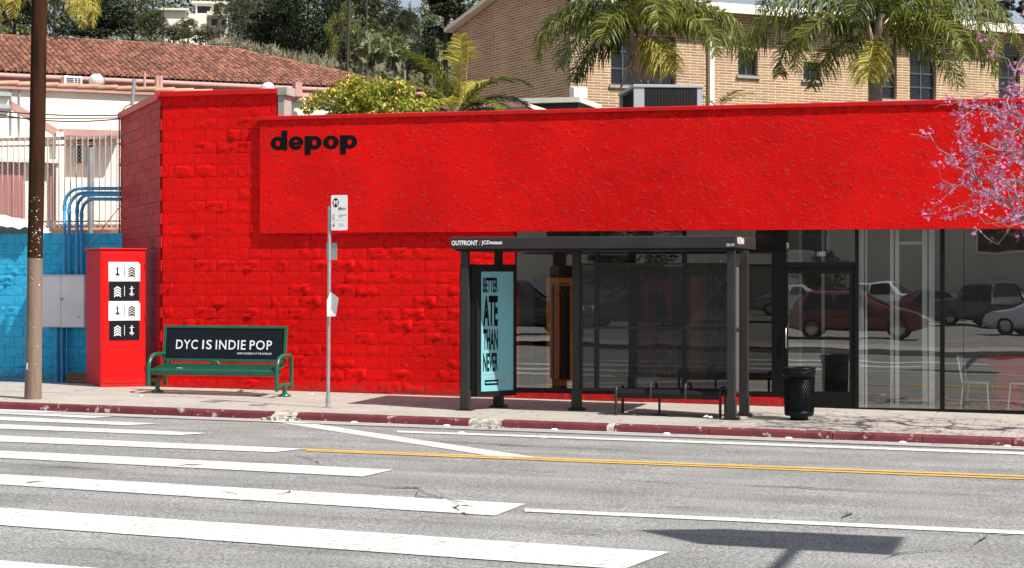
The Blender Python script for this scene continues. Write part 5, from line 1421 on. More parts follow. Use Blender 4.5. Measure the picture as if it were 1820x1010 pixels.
fr2 = [(-1, -.15, 3.9, 52, 150), (-1, .3, 3.6, 40, 125, M_frond2), (-.85, -.7, 3.3, 30, 120), (-.8, .6, 3.7, 66, 120, M_frond2), (-.35, -.9, 3.2, 62, 150, M_frond2),
       (1, -.2, 3.9, 50, 135), (1, .25, 3.8, 62, 130), (.9, -.6, 3.5, 40, 125), (.65, -.9, 3.1, 30, 110), (.3, .9, 3.6, 70, 110, M_frond2), (.8, .7, 3.8, 58, 125, M_frond2), (1, .0, 3.2, 22, 95),
       (-.2, .9, 3.6, 75, 100, M_frond2), (.1, -.9, 3.0, 80, 120), (-.6, .2, 3.0, 80, 120), (.5, .1, 3.2, 82, 110), (-1, -.2, 2.9, 28, 120, M_frond2), (-.9, -.5, 2.3, -5, 70, M_frond), (.75, -.6, 2.5, 0, 75), (1, .1, 3.3, 30, 110), (-.35, -1, 1.5, -25, 55, M_frondyel)]
qp2, c2_ = queen_palm(1553, 175, 74, 42, 'full queen palm with drooping fronds and pale spathe, at the right behind the shop', fr2, 27, 1.0)
fr1 = [(-1, -.2, 3.0, 42, 130), (-1, .3, 2.9, 55, 130, M_frond2), (-.9, -.6, 2.6, 20, 95, M_frond2), (-.5, -.9, 2.3, 45, 130), (.15, -1, 2.6, 62, 150), (1, -.2, 3.1, 45, 130), (1, .3, 3.0, 35, 105), (.8, -.7, 2.7, 38, 125),
       (.6, .7, 2.9, 62, 125, M_frond2), (-.6, .7, 2.9, 62, 125, M_frond2), (0, .9, 3.0, 70, 110, M_frond2), (-.2, -.4, 2.8, 80, 110), (.3, .2, 2.9, 82, 100), (1, 0, 2.5, 66, 140), (-1, .0, 2.4, 68, 140, M_frond2), (-.8, -.2, 2.0, 0, 80, M_frond2), (.55, -.8, 1.5, -10, 70, M_frondyel)]
qp1, c1_ = queen_palm(1133, 178, 78, 43, 'queen palm with one yellow frond standing behind the rooftop condenser', fr1, 24, 1.0)
# spathe on the right palm
s0 = atD(1536, 86, 41.7); s1 = atD(1515, 78, 41.5); s2 = atD(1483, 99, 41.5)
MB().tube([s0, s1, s1.lerp(s2, .35), s1.lerp(s2, .8), s2], [.02, .05, .12, .11, .03], 8).build('spathe', pm('pale spathe', (.55, .47, .36), .7, .1), qp2)
for px, py, d in ((1112, 128, -.5), (1170, 128, .3)):
    p0_ = c1_ + Vector((0, 0, -.3)); e_ = atD(px - 10 if px < 1130 else px + 8, 160, 42.6)
    MB().tube([p0_, p0_.lerp(e_, .4) + Vector((0, 0, .25)), e_], [.05, .06, .02], 6).build('dry_spathe', M_boot, qp1)
# yellow fronds hanging in at the top left: crown just above the frame
frt = [(.5, -.3, 3.4, 5, 110, M_frondyel), (-.5, -.4, 3.4, 5, 110, M_frondyel), (.95, -.3, 3.6, 12, 120, M_frondyel), (-.95, -.3, 3.6, 5, 110, M_frondyel), (-1, .0, 3.6, 20, 130, M_frondyel), (-.7, -.7, 3.2, 10, 120, M_frondyel), (1, .1, 3.3, 25, 135, M_frondyel), (.75, -.6, 3.2, 15, 125, M_frondyel), (.2, -1, 3.0, 20, 125, M_frondyel), (-.9, .5, 3.4, 40, 120), (.8, .6, 3.4, 45, 125), (0, 1, 3.4, 60, 110), (-.3, -.3, 3.4, 75, 90), (.5, .2, 3.2, 70, 100), (-.4, -.95, 3.0, 8, 115, M_frondyel)]
queen_palm(72, 64, -22, 80, 'yellow green drooping palm fronds hanging in at the top left corner', frt, 11, 1.0, False)

# ---- young palm with stiff fronds behind the parapet
base = atD(812, 205, 43.5)
yp = thing('young_palm', 'young palm with stiff sunlit fronds spreading above the red parapet', 'palm tree', (base.x, base.y, 0))
MB().tube([(base.x, base.y, 0), (base.x, base.y, 2.5), base + Vector((0, 0, .2))], [.18, .15, .1], 10).build('trunk', M_trunk, yp)
for (ax, ad, L, p0, cv, m) in ((-.25, -.1, 1.85, 96, 6, M_frondyel), (-.8, -.35, 2.0, 74, 62, M_frond), (.8, -.2, 2.1, 62, 100, M_frond), (1, .1, 2.0, 42, 95, M_frond2), (-.9, .3, 1.9, 58, 85, M_frondyel), (-.6, .6, 1.6, 48, 80, M_frond), (.4, .7, 1.7, 66, 80, M_frondyel), (-1, -.1, 1.5, 25, 70, M_frond), (.7, -.6, 1.6, 36, 85, M_frond), (1, -.4, 1.7, 22, 80, M_frond2), (-.5, -.9, 1.5, 40, 95, M_frondyel)):
    pts = rachis(base, camdir(ax, ad), L, R(p0), R(cv), 16)
    frond_mb(pts, .52, 7, .25, .14, .03, .16, .022).build('frond', m, yp)
for k, (pa, pb) in enumerate((((781, 88), (785, 180)), ((833, 76), (825, 185)))):
    MB().tube([atD(*pb, 43.4), atD(*pa, 43.4)], [.02, .008], 6).build('spear_leaf', M_frondyel, yp)
# small palm tips right of the condenser
base = atD(1275, 195, 42)
sp_ = thing('small_palm', 'thin palm tuft just showing above the parapet right of the condenser', 'palm tree', (base.x, base.y, 0))
MB().tube([(base.x, base.y, 0), base], [.12, .08], 8).build('trunk', M_trunk, sp_)
for (ax, ad, L, p0, cv) in ((1, -.1, .95, 48, 60), (.8, .4, .8, 62, 60), (-.6, .2, .6, 60, 60)):
    frond_mb(rachis(base, camdir(ax, ad), L, R(p0), R(cv), 10), .26, 5, .3, .2, .016, .2, .012).build('frond', M_frondyel if L > .9 else M_frond, sp_)

# ---- lemon tree
random.seed(12)
D = 42.5
lt = thing('lemon_tree', 'leafy lemon tree full of yellow fruit showing above the red parapet', 'lemon tree', tuple(atD(650, 489, D).to_2d()) + (0,))
base = Vector(lt.location)
cl = []
for (px, py, r) in ((570, 180, .34), (600, 165, .42), (640, 160, .45), (625, 185, .45), (680, 160, .42), (715, 165, .42), (665, 185, .5), (710, 190, .5), (742, 190, .35), (555, 195, .25), (640, 205, .5), (690, 210, .5), (620, 145, .2), (700, 145, .2), (600, 200, .4)):
    for _ in range(2): q = atD(px + rnd(-8, 8), py + rnd(-6, 6), D + rnd(-.7, .7)); cl.append((tuple(q), r * rnd(.6, .9), r * rnd(.5, .8)))
b = clump_crown(cl, 4600, .12, .5, .25)
b.build('crown', M_lemonleaf, lt)
top = atD(650, 215, D)
b = MB(); b.tube([base, Vector((base.x, base.y, 2.5)), top], [.13, .1, .06], 9)
for c_, r, rz in cl[::2]: b.tube([top, top.lerp(Vector(c_), .5) + Vector((0, 0, .1)), Vector(c_)], [.035, .02, .008], 5)
b.build('trunk', M_bark, lt)
lm0 = None
for k in range(75):
    c_, r, rz = random.choice(cl); d = Vector((random.gauss(0, 1), random.gauss(0, 1) - .9, random.gauss(0, 1))).normalized()
    p = Vector(c_) + Vector((d.x * r, d.y * r, d.z * rz)) * 1.0
    if lm0 is None:
        b = MB(); b.lathe([(0, -.038), (.015, -.032), (.028, -.011), (.028, .011), (.015, .03), (.006, .041), (0, .045)], p, 8); lm0 = b.build('lemon', M_lemon, lt); lp0 = p
    else: child_copy(lm0, lt, p - lp0)

# ---- fan palms on the slope
def fan_palm(px, pyt, pyb, D, lb, skirt=True, nf=26, grp='fan palms on the slope'):
    top, bt = atD(px, pyt, D), atD(px, pyb, D); s = (top.z - bt.z)
    bz = hillz(bt.x, bt.y)
    t = thing('fan_palm', lb, 'palm tree', (bt.x, bt.y, min(bz, bt.z)), 0, grp)
    c = Vector((top.x, top.y, top.z - .28 * s)); Rr = .30 * s
    MB().tube([(bt.x, bt.y, min(bz, bt.z)), c], [.05 * s, .035 * s], 8).build('trunk', M_trunk, t)
    b, b2 = MB(), MB()
    def fan(bb, q, d, r, sag):
        S = d.orthogonal().normalized(); S = Matrix.Rotation(rnd(0, 6.28), 3, d) @ S; U = d.cross(S)
        for k in range(11):
            a = -1.5 + 3.0 * k / 10; tip = q + (d * math.cos(a) + S * math.sin(a)) * r + Vector((0, 0, -sag * r * rnd(.2, .7)))
            w = (S * math.cos(a) - d * math.sin(a)) * r * .12; mid = q.lerp(tip, .55) + U * r * .03
            o = len(bb.v); bb.v += [q, mid - w, tip, mid + w]; bb.f.append((o, o+1, o+2, o+3)); bb.sm.append(False)
    for k in range(nf):
        a = k * 2.4; e = R(80 - 115 * (k / nf)); d = Vector((math.cos(a) * math.cos(e), math.sin(a) * math.cos(e), math.sin(e)))
        q = c + d * Rr * .55; b.tube([c, q], .012 * s * .4, 3, False); fan(b, q, d, Rr * .6, .5)
    b.build('crown', M_fan, t)
    if skirt:
        for k in range(22):
            a = k * 2.4; e = R(-55 - 25 * random.random()); d = Vector((math.cos(a) * math.cos(e), math.sin(a) * math.cos(e), math.sin(e)))
            q = c + d * Rr * rnd(.2, 1.1); fan(b2, q, d, Rr * .5, .6)
        b2.build('dead_skirt', M_brush, t)
random.seed(3)
fan_palm(641, 52, 140, 112, 'left fan palm of the sunlit cluster of three')
fan_palm(667, 62, 150, 108, 'middle and lowest fan palm of the sunlit cluster of three')
fan_palm(703, 64, 150, 110, 'right fan palm of the sunlit cluster of three')
fan_palm(719, 18, 80, 170, 'small distant fan palm on the skyline under the grey sky gap')
fan_palm(392, 4, 50, 190, 'small dark fan palm before the terraced white house', False)
def sky_palm(px0, px1, pyb, D, lb):
    a, c = atD(px0, pyb, D), atD(px1, -160, D)
    t = thing('sky_palm', lb, 'palm tree', (a.x, a.y, hillz(a.x, a.y)), 0, 'tall thin palms')
    MB().tube([Vector((a.x, a.y, hillz(a.x, a.y))), a, a.lerp(c, .5), c], [.11, .085, .075, .07], 8).build('trunk', M_darkbark, t)
    b = MB()
    for k in range(24):
        az = k * 2.4; e = R(75 - 110 * k / 24); d = Vector((math.cos(az) * math.cos(e), math.sin(az) * math.cos(e), math.sin(e)))
        for j in range(9):
            a_ = -1.2 + .3 * j; S = d.orthogonal().normalized(); tip = c + d * .9 + (d * math.cos(a_) + S * math.sin(a_)) * .9; w = S * .06
            o = len(b.v); b.v += [c + d * .9, (c + d * .9).lerp(tip, .5) - w, tip, (c + d * .9).lerp(tip, .5) + w]; b.f.append((o, o+1, o+2, o+3)); b.sm.append(False)
    b.build('crown', M_fan, t)
sky_palm(617, 624, 128, 100, 'taller left one of two bare thin palm trunks crossing the hillside')
sky_palm(651, 653, 70, 130, 'right one of two bare thin palm trunks crossing the hillside')

# ---- pink trumpet tree at the right edge
random.seed(21)
root = Vector((2.1, 26.6, zp(2.1)))
tt = thing('pink_trumpet_tree', 'leafless pink blossoming street tree reaching in from the right edge', 'flowering tree', root)
nodes = [root + Vector((-.03 * k, .01 * k, .23 * k)) for k in range(11)]; par = list(range(-1, 10))
targets = []
def dens(px, py):
    # how much of the crown the picture shows there
    if py > 405: return 0
    e = 1650 + abs(py - 280) * .2 + (70 if py < 170 else 0) + (60 if py > 390 else 0)
    return max(0, min(1, (px - e) / 90)) * (.25 if py < 120 else 1)
while len(targets) < 420:
    px, py = (rnd(1630, 1850) if random.random() < .72 else rnd(1850, 2150)), rnd(-60, 425)
    if random.random() < dens(px, py) ** .7:
        D0 = 25.5 + rnd(-1.3, 1.5) - (px - 1600) * .001
        targets.append(atD(px, py, D0))
for px, py in ((1618, 238), (1632, 246), (1650, 240), (1662, 190), (1688, 187), (1700, 216), (1655, 375), (1650, 382), (1668, 362), (1725, 415), (1740, 410), (1775, 436), (1705, 330), (1690, 290), (1742, 60), (1765, 75), (1790, 58), (1700, 265)):
    targets.append(atD(px, py, 25.4 + rnd(-.3, .3)))
targets.sort(key=lambda q: (q - nodes[-1]).length)
tips = []
for q in targets:
    # attach to the node that is near and lies towards the root
    bi, bd = 0, 1e9
    for i, p_ in enumerate(nodes):
        if i < 6: continue
        d = (p_ - q).length + .12 * (p_ - root).length
        if d < bd: bi, bd = i, d
    p0_ = nodes[bi]; n = max(2, int((q - p0_).length / .22)); perp = Vector((rnd(-1, 1), rnd(-1, 1), rnd(-1, .4))) * .1 * (q - p0_).length
    prev = bi
    for k in range(1, n + 1):
        t = k / n; nodes.append(p0_.lerp(q, t) + perp * math.sin(math.pi * t) + Vector((rnd(-1, 1), rnd(-1, 1), rnd(-1, 1))) * .018); par.append(prev); prev = len(nodes) - 1
    tips.append(prev)
wgt = [0] * len(nodes)
for tnode in tips:
    i = tnode
    while i >= 0: wgt[i] += 1; i = par[i]
for i in range(11): wgt[i] = max(wgt[i], len(tips))
rad = [.0036 * (w + .6) ** .5 for w in wgt]
kids = {}
for i, p_ in enumerate(par): kids.setdefault(p_, []).append(i)
# draw chains as continuous limbs
b = MB(); bt = MB()
stack = [(-1, 0)]
while stack:
    pi, i = stack.pop()
    ch_ = [nodes[i]] if pi < 0 else [nodes[pi], nodes[i]]; rr = [rad[i]] if pi < 0 else [min(rad[pi], rad[i] * 1.25), rad[i]]
    while kids.get(i):
        ks = sorted(kids[i], key=lambda k: -wgt[k])
        for k in ks[1:]: stack.append((i, k))
        i = ks[0]; ch_.append(nodes[i]); rr.append(rad[i])
    if len(ch_) > 1: (bt if rr[0] > .055 else b).tube(ch_, rr, 6 if rr[0] < .03 else 9)
bt.build('trunk', M_bark, tt); b.build('branches', M_bark, tt)
b = MB()
def blossom(q, s):
    ax = Vector((random.gauss(0, 1), random.gauss(0, 1), random.gauss(0, 1))).normalized(); S = ax.orthogonal().normalized(); U = ax.cross(S)
    for k in range(5):
        a = k * 1.2566; d = S * math.cos(a) + U * math.sin(a); w = S * -math.sin(a) + U * math.cos(a)
        o = len(b.v); b.v += [q, q + d * s * .6 - w * s * .38 + ax * s * .35, q + d * s + ax * s * .3, q + d * s * .6 + w * s * .38 + ax * s * .35]; b.f.append((o, o+1, o+2, o+3)); b.sm.append(False)
for tnode in tips:
    q = nodes[tnode]
    nn_ = int(rnd(1, 13)) if random.random() < .62 else 0
    if nn_ > 3:
        for _ in range(nn_): blossom(q + Vector((random.gauss(0, 1), random.gauss(0, 1), random.gauss(0, .8))) * .06, rnd(.018, .035))
    i = par[tnode]
    for _ in range(3):
        if i > 10 and random.random() < .4:
            for _ in range(int(rnd(1, 5))): blossom(nodes[i] + Vector((random.gauss(0, 1), random.gauss(0, 1), random.gauss(0, .8))) * .05, rnd(.02, .036))
        i = par[i] if i >= 0 else i
        if i < 0: break
b.build('blossoms', M_blossom, tt, kind='stuff')
# fallen petals on the pavement and gutter
b = MB()
for _ in range(620):
    px = 1480 + 420 * math.sqrt(random.random()); py = rnd(742, 790); g = onGround(px, py, zpav)
    if g.y < YK + .02 or g.y > YB - .05: 
        if g.y > YB - .05: continue
        g = onGround(px, py + 6, zr); z = zr(g.x, g.y) + .012
        if random.random() < .6: continue
    else: z = zpav(g.x, g.y) + .006
    a = rnd(0, 6.28); s = rnd(.012, .03); u = Vector((math.cos(a), math.sin(a), 0)) * s; w = Vector((-math.sin(a), math.cos(a), rnd(-.2, .3))) * s * .6; c_ = Vector((g.x, g.y, z))
    b.add([c_ - u, c_ + w + Vector((0, 0, .004)), c_ + u, c_ - w + Vector((0, 0, .004))], [(0,1,2,3)])
b.build('fallen_petals', M_petal, kind='stuff')
# litter on the pavement
for lb, px, py, s in (('crumpled white paper lying beside the shelter bench', 1258, 745, .05), ('small white scrap at the foot of the red wall', 552, 703, .035), ('white scrap on the pavement before the utility pole', 250, 706, .03), ('grey white rag under the green bench', 426, 699, .05)):
    g = onGround(px, py, zpav); b = MB()
    for k in range(6):
        q = Vector((g.x, g.y, g.z + .004)) + Vector((rnd(-s, s), rnd(-s, s) * .6, rnd(0, s * .6)))
        b.add([q, q + Vector((rnd(.3, 1) * s, rnd(-.5, .5) * s, rnd(.1, .6) * s)), q + Vector((rnd(-.2, .5) * s, rnd(.2, .6) * s, rnd(.2, .8) * s)), q + Vector((rnd(-.9, -.3) * s, rnd(0, .4) * s, rnd(0, .3) * s))], [(0,1,2,3)])
    tag(b.build('paper_scrap', M_paper, origin=g), lb, 'paper scrap')

# ================================================================== INSIDE THE SHOP
random.seed(44)
def ins(px, py, dy): return onY(px, py, yw + dy)
def rack(lb, pa, pb, pyt, pyb, dy, m, depth=.5):
    a, c = ins(pa, pyt, dy), ins(pb, pyt, dy); z0 = -.02; zt = a.z; t = .045
    k = thing('clothes_rack', lb, 'clothes rack', (a.x, a.y, z0), 0, 'clothes racks in the shop')
    b = MB()
    for x in (a.x, c.x):
        for y in (a.y, a.y + depth): b.box(x - t, x + t, y - t, y + t, z0, zt)
    b.build('upright', m, k)
    b = MB(); 
    for y in (a.y, a.y + depth): b.box(a.x + t, c.x - t, y - t, y + t, zt - 2 * t, zt)
    for y in (a.y, a.y + depth): b.box(a.x + t, c.x - t, y - t, y + t, .28, .28 + 2 * t)
    b.build('crossbar', m, k)
    MB().tube([(a.x, a.y + depth / 2, zt - .12), (c.x, a.y + depth / 2, zt - .12)], .014, 6).build('hanging_rail', M_wire, k)
    return a, c, zt
a, c, zt_ = rack('orange and red clothes rack behind the left shop window beside the poster box', 977, 1019, 494, 700, .3, M_orangerack)
for i, lb in enumerate(('left empty wire hanger on the orange rack', 'middle empty wire hanger on the orange rack', 'right empty wire hanger on the orange rack')):
    x = a.x + .1 + .1 * i; z = zt_ - .12; y = a.y + .25
    o = MB().tube([(x, y - .02, z), (x, y, z + .02), (x, y, z - .05), (x + .0, y - .2, z - .16), (x + .02, y + .2, z - .17), (x, y, z - .05)], .006, 4).build('clothes_hanger', M_wire, origin=(x, y, z))
    tag(o, lb, 'hanger', 'hangers on the orange rack')
rack('red clothes rack seen dimly through the shelter screen', 1150, 1190, 500, 690, 1.8, M_redrack)
rack('orange clothes rack seen dimly through the right of the shelter screen', 1232, 1241, 490, 695, 1.5, M_orangerack)
b = MB(); p0_, p1_ = ins(1130, 470, 3.2), ins(1310, 470, 3.2)
shf = thing('display_wall', 'dark interior display wall with a grid of small shelves behind the shelter screen', 'display shelf', (p0_.x, p0_.y, 0))
b.box(p0_.x, p1_.x, p0_.y, p0_.y + .1, 0, 2.5); b.build('back_board', M_interdark, shf)
b = MB()
for r in range(9): b.box(p0_.x, p1_.x, p0_.y - .2, p0_.y - .003, .2 + .25 * r, .22 + .25 * r)
b.build('shelf_board', M_interdark, shf)
b = MB()
for r in range(9):
    for k in range(18):
        if random.random() < .75: x = p0_.x + .05 + (p1_.x - p0_.x - .1) * k / 17; b.box(x - .03, x + .03, p0_.y - .15, p0_.y - .1, .222 + .25 * r, .222 + .25 * r + rnd(.06, .14))
b.build('small_goods', M_inter, shf, kind='stuff')
# dark wardrobe, pale inner wall and box on the floor
p0_, p1_ = ins(942, 500, 1.9), ins(977, 500, 1.9)
b = MB(); b.box(p0_.x, p1_.x, p0_.y, p0_.y + .6, -.02, 2.1); o = b.build('wardrobe_body', M_interdark, origin=(p0_.x, p0_.y, 0)); o.name = 'wardrobe'; tag(o, 'dark tall wardrobe behind the left shop window next to the orange rack', 'wardrobe')
p0_, p1_ = ins(1127, 667, .8), ins(1172, 690, .8); b = MB()
b.box(p0_.x, p1_.x, p0_.y, p0_.y + .03, -.02 + .16, p0_.z); o = b.build('floor_box', M_cabwhite, origin=(p0_.x, p0_.y, 0)); tag(o, 'small pale open box standing low behind the glass under the shelter bench', 'box')
# glazed lobby with pale mint frames
gl = thing('glass_partition', 'glazed lobby partition with pale mint frames behind the right shop window', 'partition', tuple(ins(1600, 600, .6)))
for pa, pb, dy in ((1527, 1535, .16), (1538, 1541, .2), (1582, 1588, .3), (1591, 1598, .34), (1639, 1648, .3), (1651, 1661, .2)):
    p0_, p1_ = ins(pa, 600, dy), ins(pb, 600, dy); b = MB(); b.box(p0_.x, p1_.x, p0_.y, p0_.y + .06, -.02, 2.9); b.build('mullion', M_mint, gl)
p0_, p1_ = ins(1583, 600, .29), ins(1645, 600, .29)
b = MB(); b.box(p0_.x, p1_.x, p0_.y - .02, p0_.y + .04, -.02, .07); b.box(p0_.x + .1, p1_.x, p0_.y + .2, p0_.y + .25, 2.55, 2.6); b.build('rail', M_mint, gl)
for pa, dy in ((1460, 1.6), (1420, 2.2)):
    p0_ = ins(pa, 600, dy); b = MB(); b.box(p0_.x, p0_.x + .05, p0_.y, p0_.y + .05, -.02, 2.9); b.build('post', M_mint, gl)
b = MB(); p0_ = ins(1540, 565, .3); b.box(p0_.x, p0_.x + .06, p0_.y - .02, p0_.y, p0_.z, p0_.z + .09); b.build('door_reader', M_black, gl)
p0_, p1_ = ins(1395, 600, 2.6), ins(1420, 600, 2.6); b = MB(); b.box(p0_.x, p1_.x, p0_.y, p0_.y + .3, -.02, 2.9); b.build('pillar', M_inter, gl)
# lit-less ceiling rail
# round red table and two wire chairs
c = ins(1800, 640, .72); tb_z = c.z + .04
tbl = thing('round_table', 'round dark red table on a drum base behind the right shop window', 'table', (c.x, c.y, -.02))
MB().lathe([(0, tb_z - .02), (.48, tb_z - .02), (.53, tb_z), (.53, tb_z + .02), (0, tb_z + .025)], (c.x, c.y, 0), 32).build('tabletop', M_redmetal, tbl)
MB().lathe([(.3, tb_z - .16), (.48, tb_z - .022)], (c.x, c.y, 0), 32).build('bowl', M_redmetal, tbl)
MB().lathe([(.3, -.02), (.3, tb_z - .16)], (c.x, c.y, 0), 32).build('drum', M_redmetal, tbl)
def wire_chair(lb, px, dy, rz):
    p = ins(px, 700, dy); p.z = -.02
    k = thing('wire_chair', lb, 'chair', p, rz, 'white wire chairs at the red table'); Mk = WM[k.name]
    for sx_ in (-1, 1):
        for sy_ in (-1, 1): MB(Mk).tube([(sx_ * .24, sy_ * .22, 0), (sx_ * .19, sy_ * .18, .45)], .013, 6).build('leg', M_wire, k)
    b = MB(Mk); b.tube([(-.2, -.2, .45), (.2, -.2, .45), (.2, .2, .45), (-.2, .2, .45), (-.2, -.2, .45)], .012, 6)
    for i in range(9): u = -.18 + .045 * i; b.tube([(u, -.2, .45), (u, .2, .44)], .005, 4, False)
    b.build('seat', M_wire, k)
    b = MB(Mk); b.tube([(-.2, .2, .45), (-.21, .27, .85), (.21, .27, .85), (.2, .2, .45)], .012, 6)
    for i in range(8): u = -.17 + .048 * i; b.tube([(u, .2, .45), (u, .27, .85)], .005, 4, False)
    b.build('backrest', M_wire, k)
wire_chair('white wire chair at the left of the round red table', 1738, .5, R(80)); wire_chair('white wire chair in front of the round red table by the glass', 1822, .33, R(-100))

# ================================================================== ACROSS THE STREET (seen mirrored in the shop glass)
def mir(px, py, D):
    v = atD(px, py, D); return Vector((v.x, 2 * yw - v.y, v.z))
def gz2(p): return max(zr(p.x, 6.5), -.3) + .15
op = thing('opposite_building', 'long pale rendered building across the street, mirrored in the shop glass', 'building', (0, -46, 0))
b = MB(); b.box(-70, 60, -60, -46, -.5, 12); b.build('wall', M_opp, op)
for k in range(9):
    x = -52 + 12 * k; b = MB(); b.box(x, x + 4.2, -46.05, -45.9, 3.2, 5.2); wf = b.build('window', M_wframe, op); b = MB(); b.box(x + .15, x + 4.05, -45.89, -45.87, 3.35, 5.05); b.build('pane', M_glassdark, wf)
b = MB(); b.box(-70, 60, -46.3, -45.7, 11.9, 12.4); b.build('cornice', M_trim, op)
def car(lb, col, px, D, dirx, kind='sedan', turn=0):
    p = mir(px, 600, D); p.z = gz2(p)
    k = thing('parked_car', lb, 'car', p, R(turn) + (0 if dirx > 0 else math.pi), 'cars across the street'); Mk = WM[k.name]
    m = pm('car paint ' + str(len(MATS)), col, .25, .03, 1, coat=.8)
    L, Wd = (4.6, .9) if kind != 'pickup' else (5.2, .95)
    # lengthwise stations: x, sill, belt, roof, half width at roof
    if kind == 'sedan': top = [(-2.2, .85), (-1.75, .98), (-1.05, 1.42), (.15, 1.46), (1.0, .98), (2.0, .82), (2.28, .62)]
    elif kind == 'suv': top = [(-2.2, 1.0), (-2.1, 1.15), (-1.85, 1.68), (.2, 1.74), (1.05, 1.12), (2.05, .98), (2.28, .7)]
    elif kind == 'hatch': top = [(-2.05, .8), (-2.0, 1.0), (-1.5, 1.5), (.2, 1.52), (1.2, 1.0), (2.0, .84), (2.22, .6)]
    else: top = [(-2.6, 1.0), (-.75, 1.02), (-.7, 1.78), (.5, 1.82), (1.15, 1.2), (2.4, 1.1), (2.55, .7)]
    def topz(x):
        for (x0, z0), (x1, z1) in zip(top[:-1], top[1:]):
            if x <= x1: return z0 + (z1 - z0) * max(0, (x - x0)) / (x1 - x0)
        return top[-1][1]
    belt = .92 if kind in ('sedan', 'hatch') else 1.08
    b = MB(Mk); n = 26; vs = []; xa_, xb_ = top[0][0], top[-1][0]
    for i in range(n + 1):
        x = xa_ + (xb_ - xa_) * i / n; e = min(1, (min(x - xa_, xb_ - x) + .12) / .5) ; w = Wd * (.86 + .14 * e)
        zt2 = topz(x); bz = min(belt, zt2 - .03); rw = w * (1 - .26 * max(0, min(1, (zt2 - belt) / .5)))
        zb2 = .24 + .12 * (1 - e)
        prof_ = [(w * .9, zb2), (w, zb2 + .16), (w, bz - .08), (w * .96, bz), (rw * .97, zt2 - .04), (rw * .78, zt2)]
        ring_ = prof_ + [(-y, z) for y, z in prof_[::-1]]
        vs += [(x, y, z) for y, z in ring_]
    q = 12
    b.add(vs, [(i*q+j, (i+1)*q+j, (i+1)*q+(j+1) % q, i*q+(j+1) % q) for i in range(n) for j in range(q)], True)
    b.add(vs[:q], [tuple(range(q))]); b.add(vs[-q:], [tuple(range(q))[::-1]]); b.build('body', m, k)
    # glass house
    xs0 = [x for x, z in top if z > belt + .3]; x0, x1 = xs0[0], xs0[-1]
    zt2 = topz((x0 + x1) / 2)
    for s in (-1, 1):
        b = MB(Mk); w1_, w2_ = s * (Wd * .965 + .012), s * (Wd * .78 + .0)
        for u0, u1 in ((x0 - .18, (x0 + x1) / 2 - .05), ((x0 + x1) / 2 + .05, x1 + .32)):
            du = (.22 if u1 > x1 else 0)
            b.add([(u0, w1_, belt + .03), (u1, w1_, belt + .03), (u1 - du * 1.6, w2_, zt2 - .1), (u0 + (.25 if u0 < x0 else 0), w2_, zt2 - .1)], [(0,1,2,3)])
        b.build('side_window', M_glassdark, k)
    i0 = [i for i, (x, z) in enumerate(top) if x == x1][0]
    (xa1, za1), (xb1, zb1) = top[i0], top[i0 + 1]
    b = MB(Mk); b.add([(xa1 + (xb1-xa1)*.1 + .03, -Wd*.66, za1 + (zb1-za1)*.1 + .02), (xa1 + (xb1-xa1)*.1 + .03, Wd*.66, za1 + (zb1-za1)*.1 + .02), (xa1 + (xb1-xa1)*.92 + .03, Wd*.82, za1 + (zb1-za1)*.92 + .02), (xa1 + (xb1-xa1)*.92 + .03, -Wd*.82, za1 + (zb1-za1)*.92 + .02)], [(0,1,2,3)]); b.build('windscreen', M_glassdark, k)
    (xa1, za1), (xb1, zb1) = top[[i for i, (x, z) in enumerate(top) if x == x0][0] - 1], [t_ for t_ in top if t_[0] == x0][0]
    b = MB(Mk); b.add([(xa1 + (xb1-xa1)*.15 - .03, -Wd*.8, za1 + (zb1-za1)*.15 + .02), (xa1 + (xb1-xa1)*.15 - .03, Wd*.8, za1 + (zb1-za1)*.15 + .02), (xb1 - .05, Wd*.66, zb1 - .05), (xb1 - .05, -Wd*.66, zb1 - .05)], [(0,1,2,3)]); b.build('rear_window', M_glassdark, k)
    for s in (-1, 1):
        for xw in (-1.35, 1.38):
            rw_ = .33 if kind in ('sedan', 'hatch') else .37
            b = MB(Mk @ Matrix.Translation((xw, s * (Wd - .1), rw_)) @ Matrix.Rotation(R(90), 4, 'X')); b.lathe([(rw_ * .7, -.12), (rw_ * .95, -.12), (rw_, -.08), (rw_, .08), (rw_ * .95, .12), (rw_ * .7, .12)], (0, 0, 0), 20); ty = b.build('wheel', M_tyre, k)
            b = MB(Mk @ Matrix.Translation((xw, s * (Wd - .1), rw_)) @ Matrix.Rotation(R(90), 4, 'X'))
            b.lathe([(0, -.1), (rw_ * .2, -.1), (rw_ * .7, -.06)], (0, 0, 0), 10); b.lathe([(rw_ * .7, .06), (rw_ * .2, .1), (0, .1)], (0, 0, 0), 10); b.build('rim', M_rim, ty)
        b = MB(Mk); zl = topz(2.05) - .12; b.box(xb_ - .28, xb_ - .04, s * (Wd * .62) - .14, s * (Wd * .62) + .14, zl - .08, zl + .06); b.build('headlight', M_wframe, k, bevel=.02)
        b = MB(Mk); zl = top[0][1] - .12; b.box(xa_ - .02, xa_ + .1, s * (Wd * .7) - .12, s * (Wd * .7) + .12, zl - .1, zl + .06); b.build('tail_light', M_redrack, k, bevel=.02)
    return k
random.seed(9)
car('dark red hatchback across the street, mirrored below the silver one in the glass door', (.13, .018, .022), 1522, 62, 1, 'hatch')
car('white people carrier with red tail lamps mirrored at the left of the right shop window', (.75, .75, .75), 1582, 96, 1, 'suv', 15)
car('dark maroon saloon mirrored in the middle of the right shop window', (.09, .03, .032), 1640, 84, -1, 'sedan', -8)
car('white sport utility car mirrored at the upper right of the shop glass', (.65, .66, .67), 1780, 100, 1, 'suv', 30)
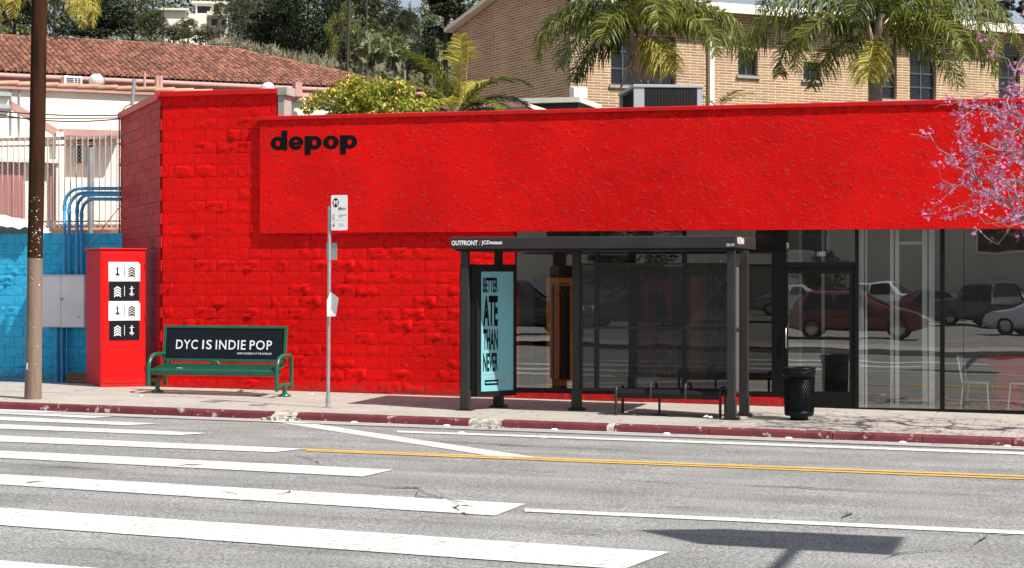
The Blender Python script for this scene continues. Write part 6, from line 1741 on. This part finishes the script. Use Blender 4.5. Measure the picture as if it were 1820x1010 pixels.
car('dark grey pickup truck mirrored above the round red table', (.06, .06, .065), 1762, 76, -1, 'pickup', 40)
car('white hatchback mirrored at the right end of the glass', (.65, .67, .7), 1872, 66, -1, 'hatch', 20)
car('black car mirrored behind the poster box in the left shop window', (.012, .012, .014), 930, 62, 1, 'suv', 5)
car('silver saloon mirrored in the upper part of the glass door', (.4, .41, .43), 1425, 92, 1, 'sedan', 0)
car('grey car mirrored faintly through the shelter screen', (.12, .12, .13), 1130, 70, -1, 'sedan', 0)
for lb, px, D in (('street tree across the road mirrored behind the shelter screen', 1115, 84), ('small dark round tree across the road mirrored in the glass door', 1462, 98)):
    p = mir(px, 600, D); p.z = gz2(p); t = thing('street_tree', lb, 'tree', p, rnd(0, 6), 'street trees across the road'); t.scale = (5.2 if px < 1300 else 3.4,) * 3
    for nm, me in zip(('crown', 'trunk'), MESHC[('round', M_hd.name, 1)]): o = bpy.data.objects.new(nm, me); C.objects.link(o); o.parent = t

kn = MB(); kn.box(-60, 45, 6.3, 6.502, -.6, .02)
kn.build('near_kerb', M_conc, kind='structure')
# ---- added unseen panel on an arm, outlined to throw the long shadow on the asphalt
zl = 5.6
def up_sun(px, py):
    g = onGround(px, py, zr); return g + SUN * ((zl - g.z) / SUN.z)
sl_root = up_sun(1420, 965)
lamp = thing('shadow_caster', 'unseen flat panel on an arm, added to cast the shadow on the near lane', 'shadow caster', (sl_root.x - .3, 5.6, 0))
P = [up_sun(*q) for q in ((1140, 943), (1290, 941), (1610, 955), (1588, 987), (1252, 968))]
b = MB(); b.prism([(q.x, q.y, zl) for q in P], (0, 0, .06)); b.build('panel', M_acdark, lamp)
q0, q1 = up_sun(1415, 966), up_sun(1355, 1028); d_ = (q1 - q0); e_ = q0 + d_ * ((5.6 - q0.y) / d_.y)
b = MB(); b.tube([q0 + Vector((0, 0, -.04)), q1 + Vector((0, 0, -.04)), Vector((e_.x, 5.6, zl - .04))], [.05, .055, .07], 10); b.build('arm', M_galv, lamp)
b = MB(); b.tube([(e_.x, 5.6, -.1), (e_.x, 5.6, zl + .3)], [.1, .07], 12); b.build('pole', M_galv, lamp)
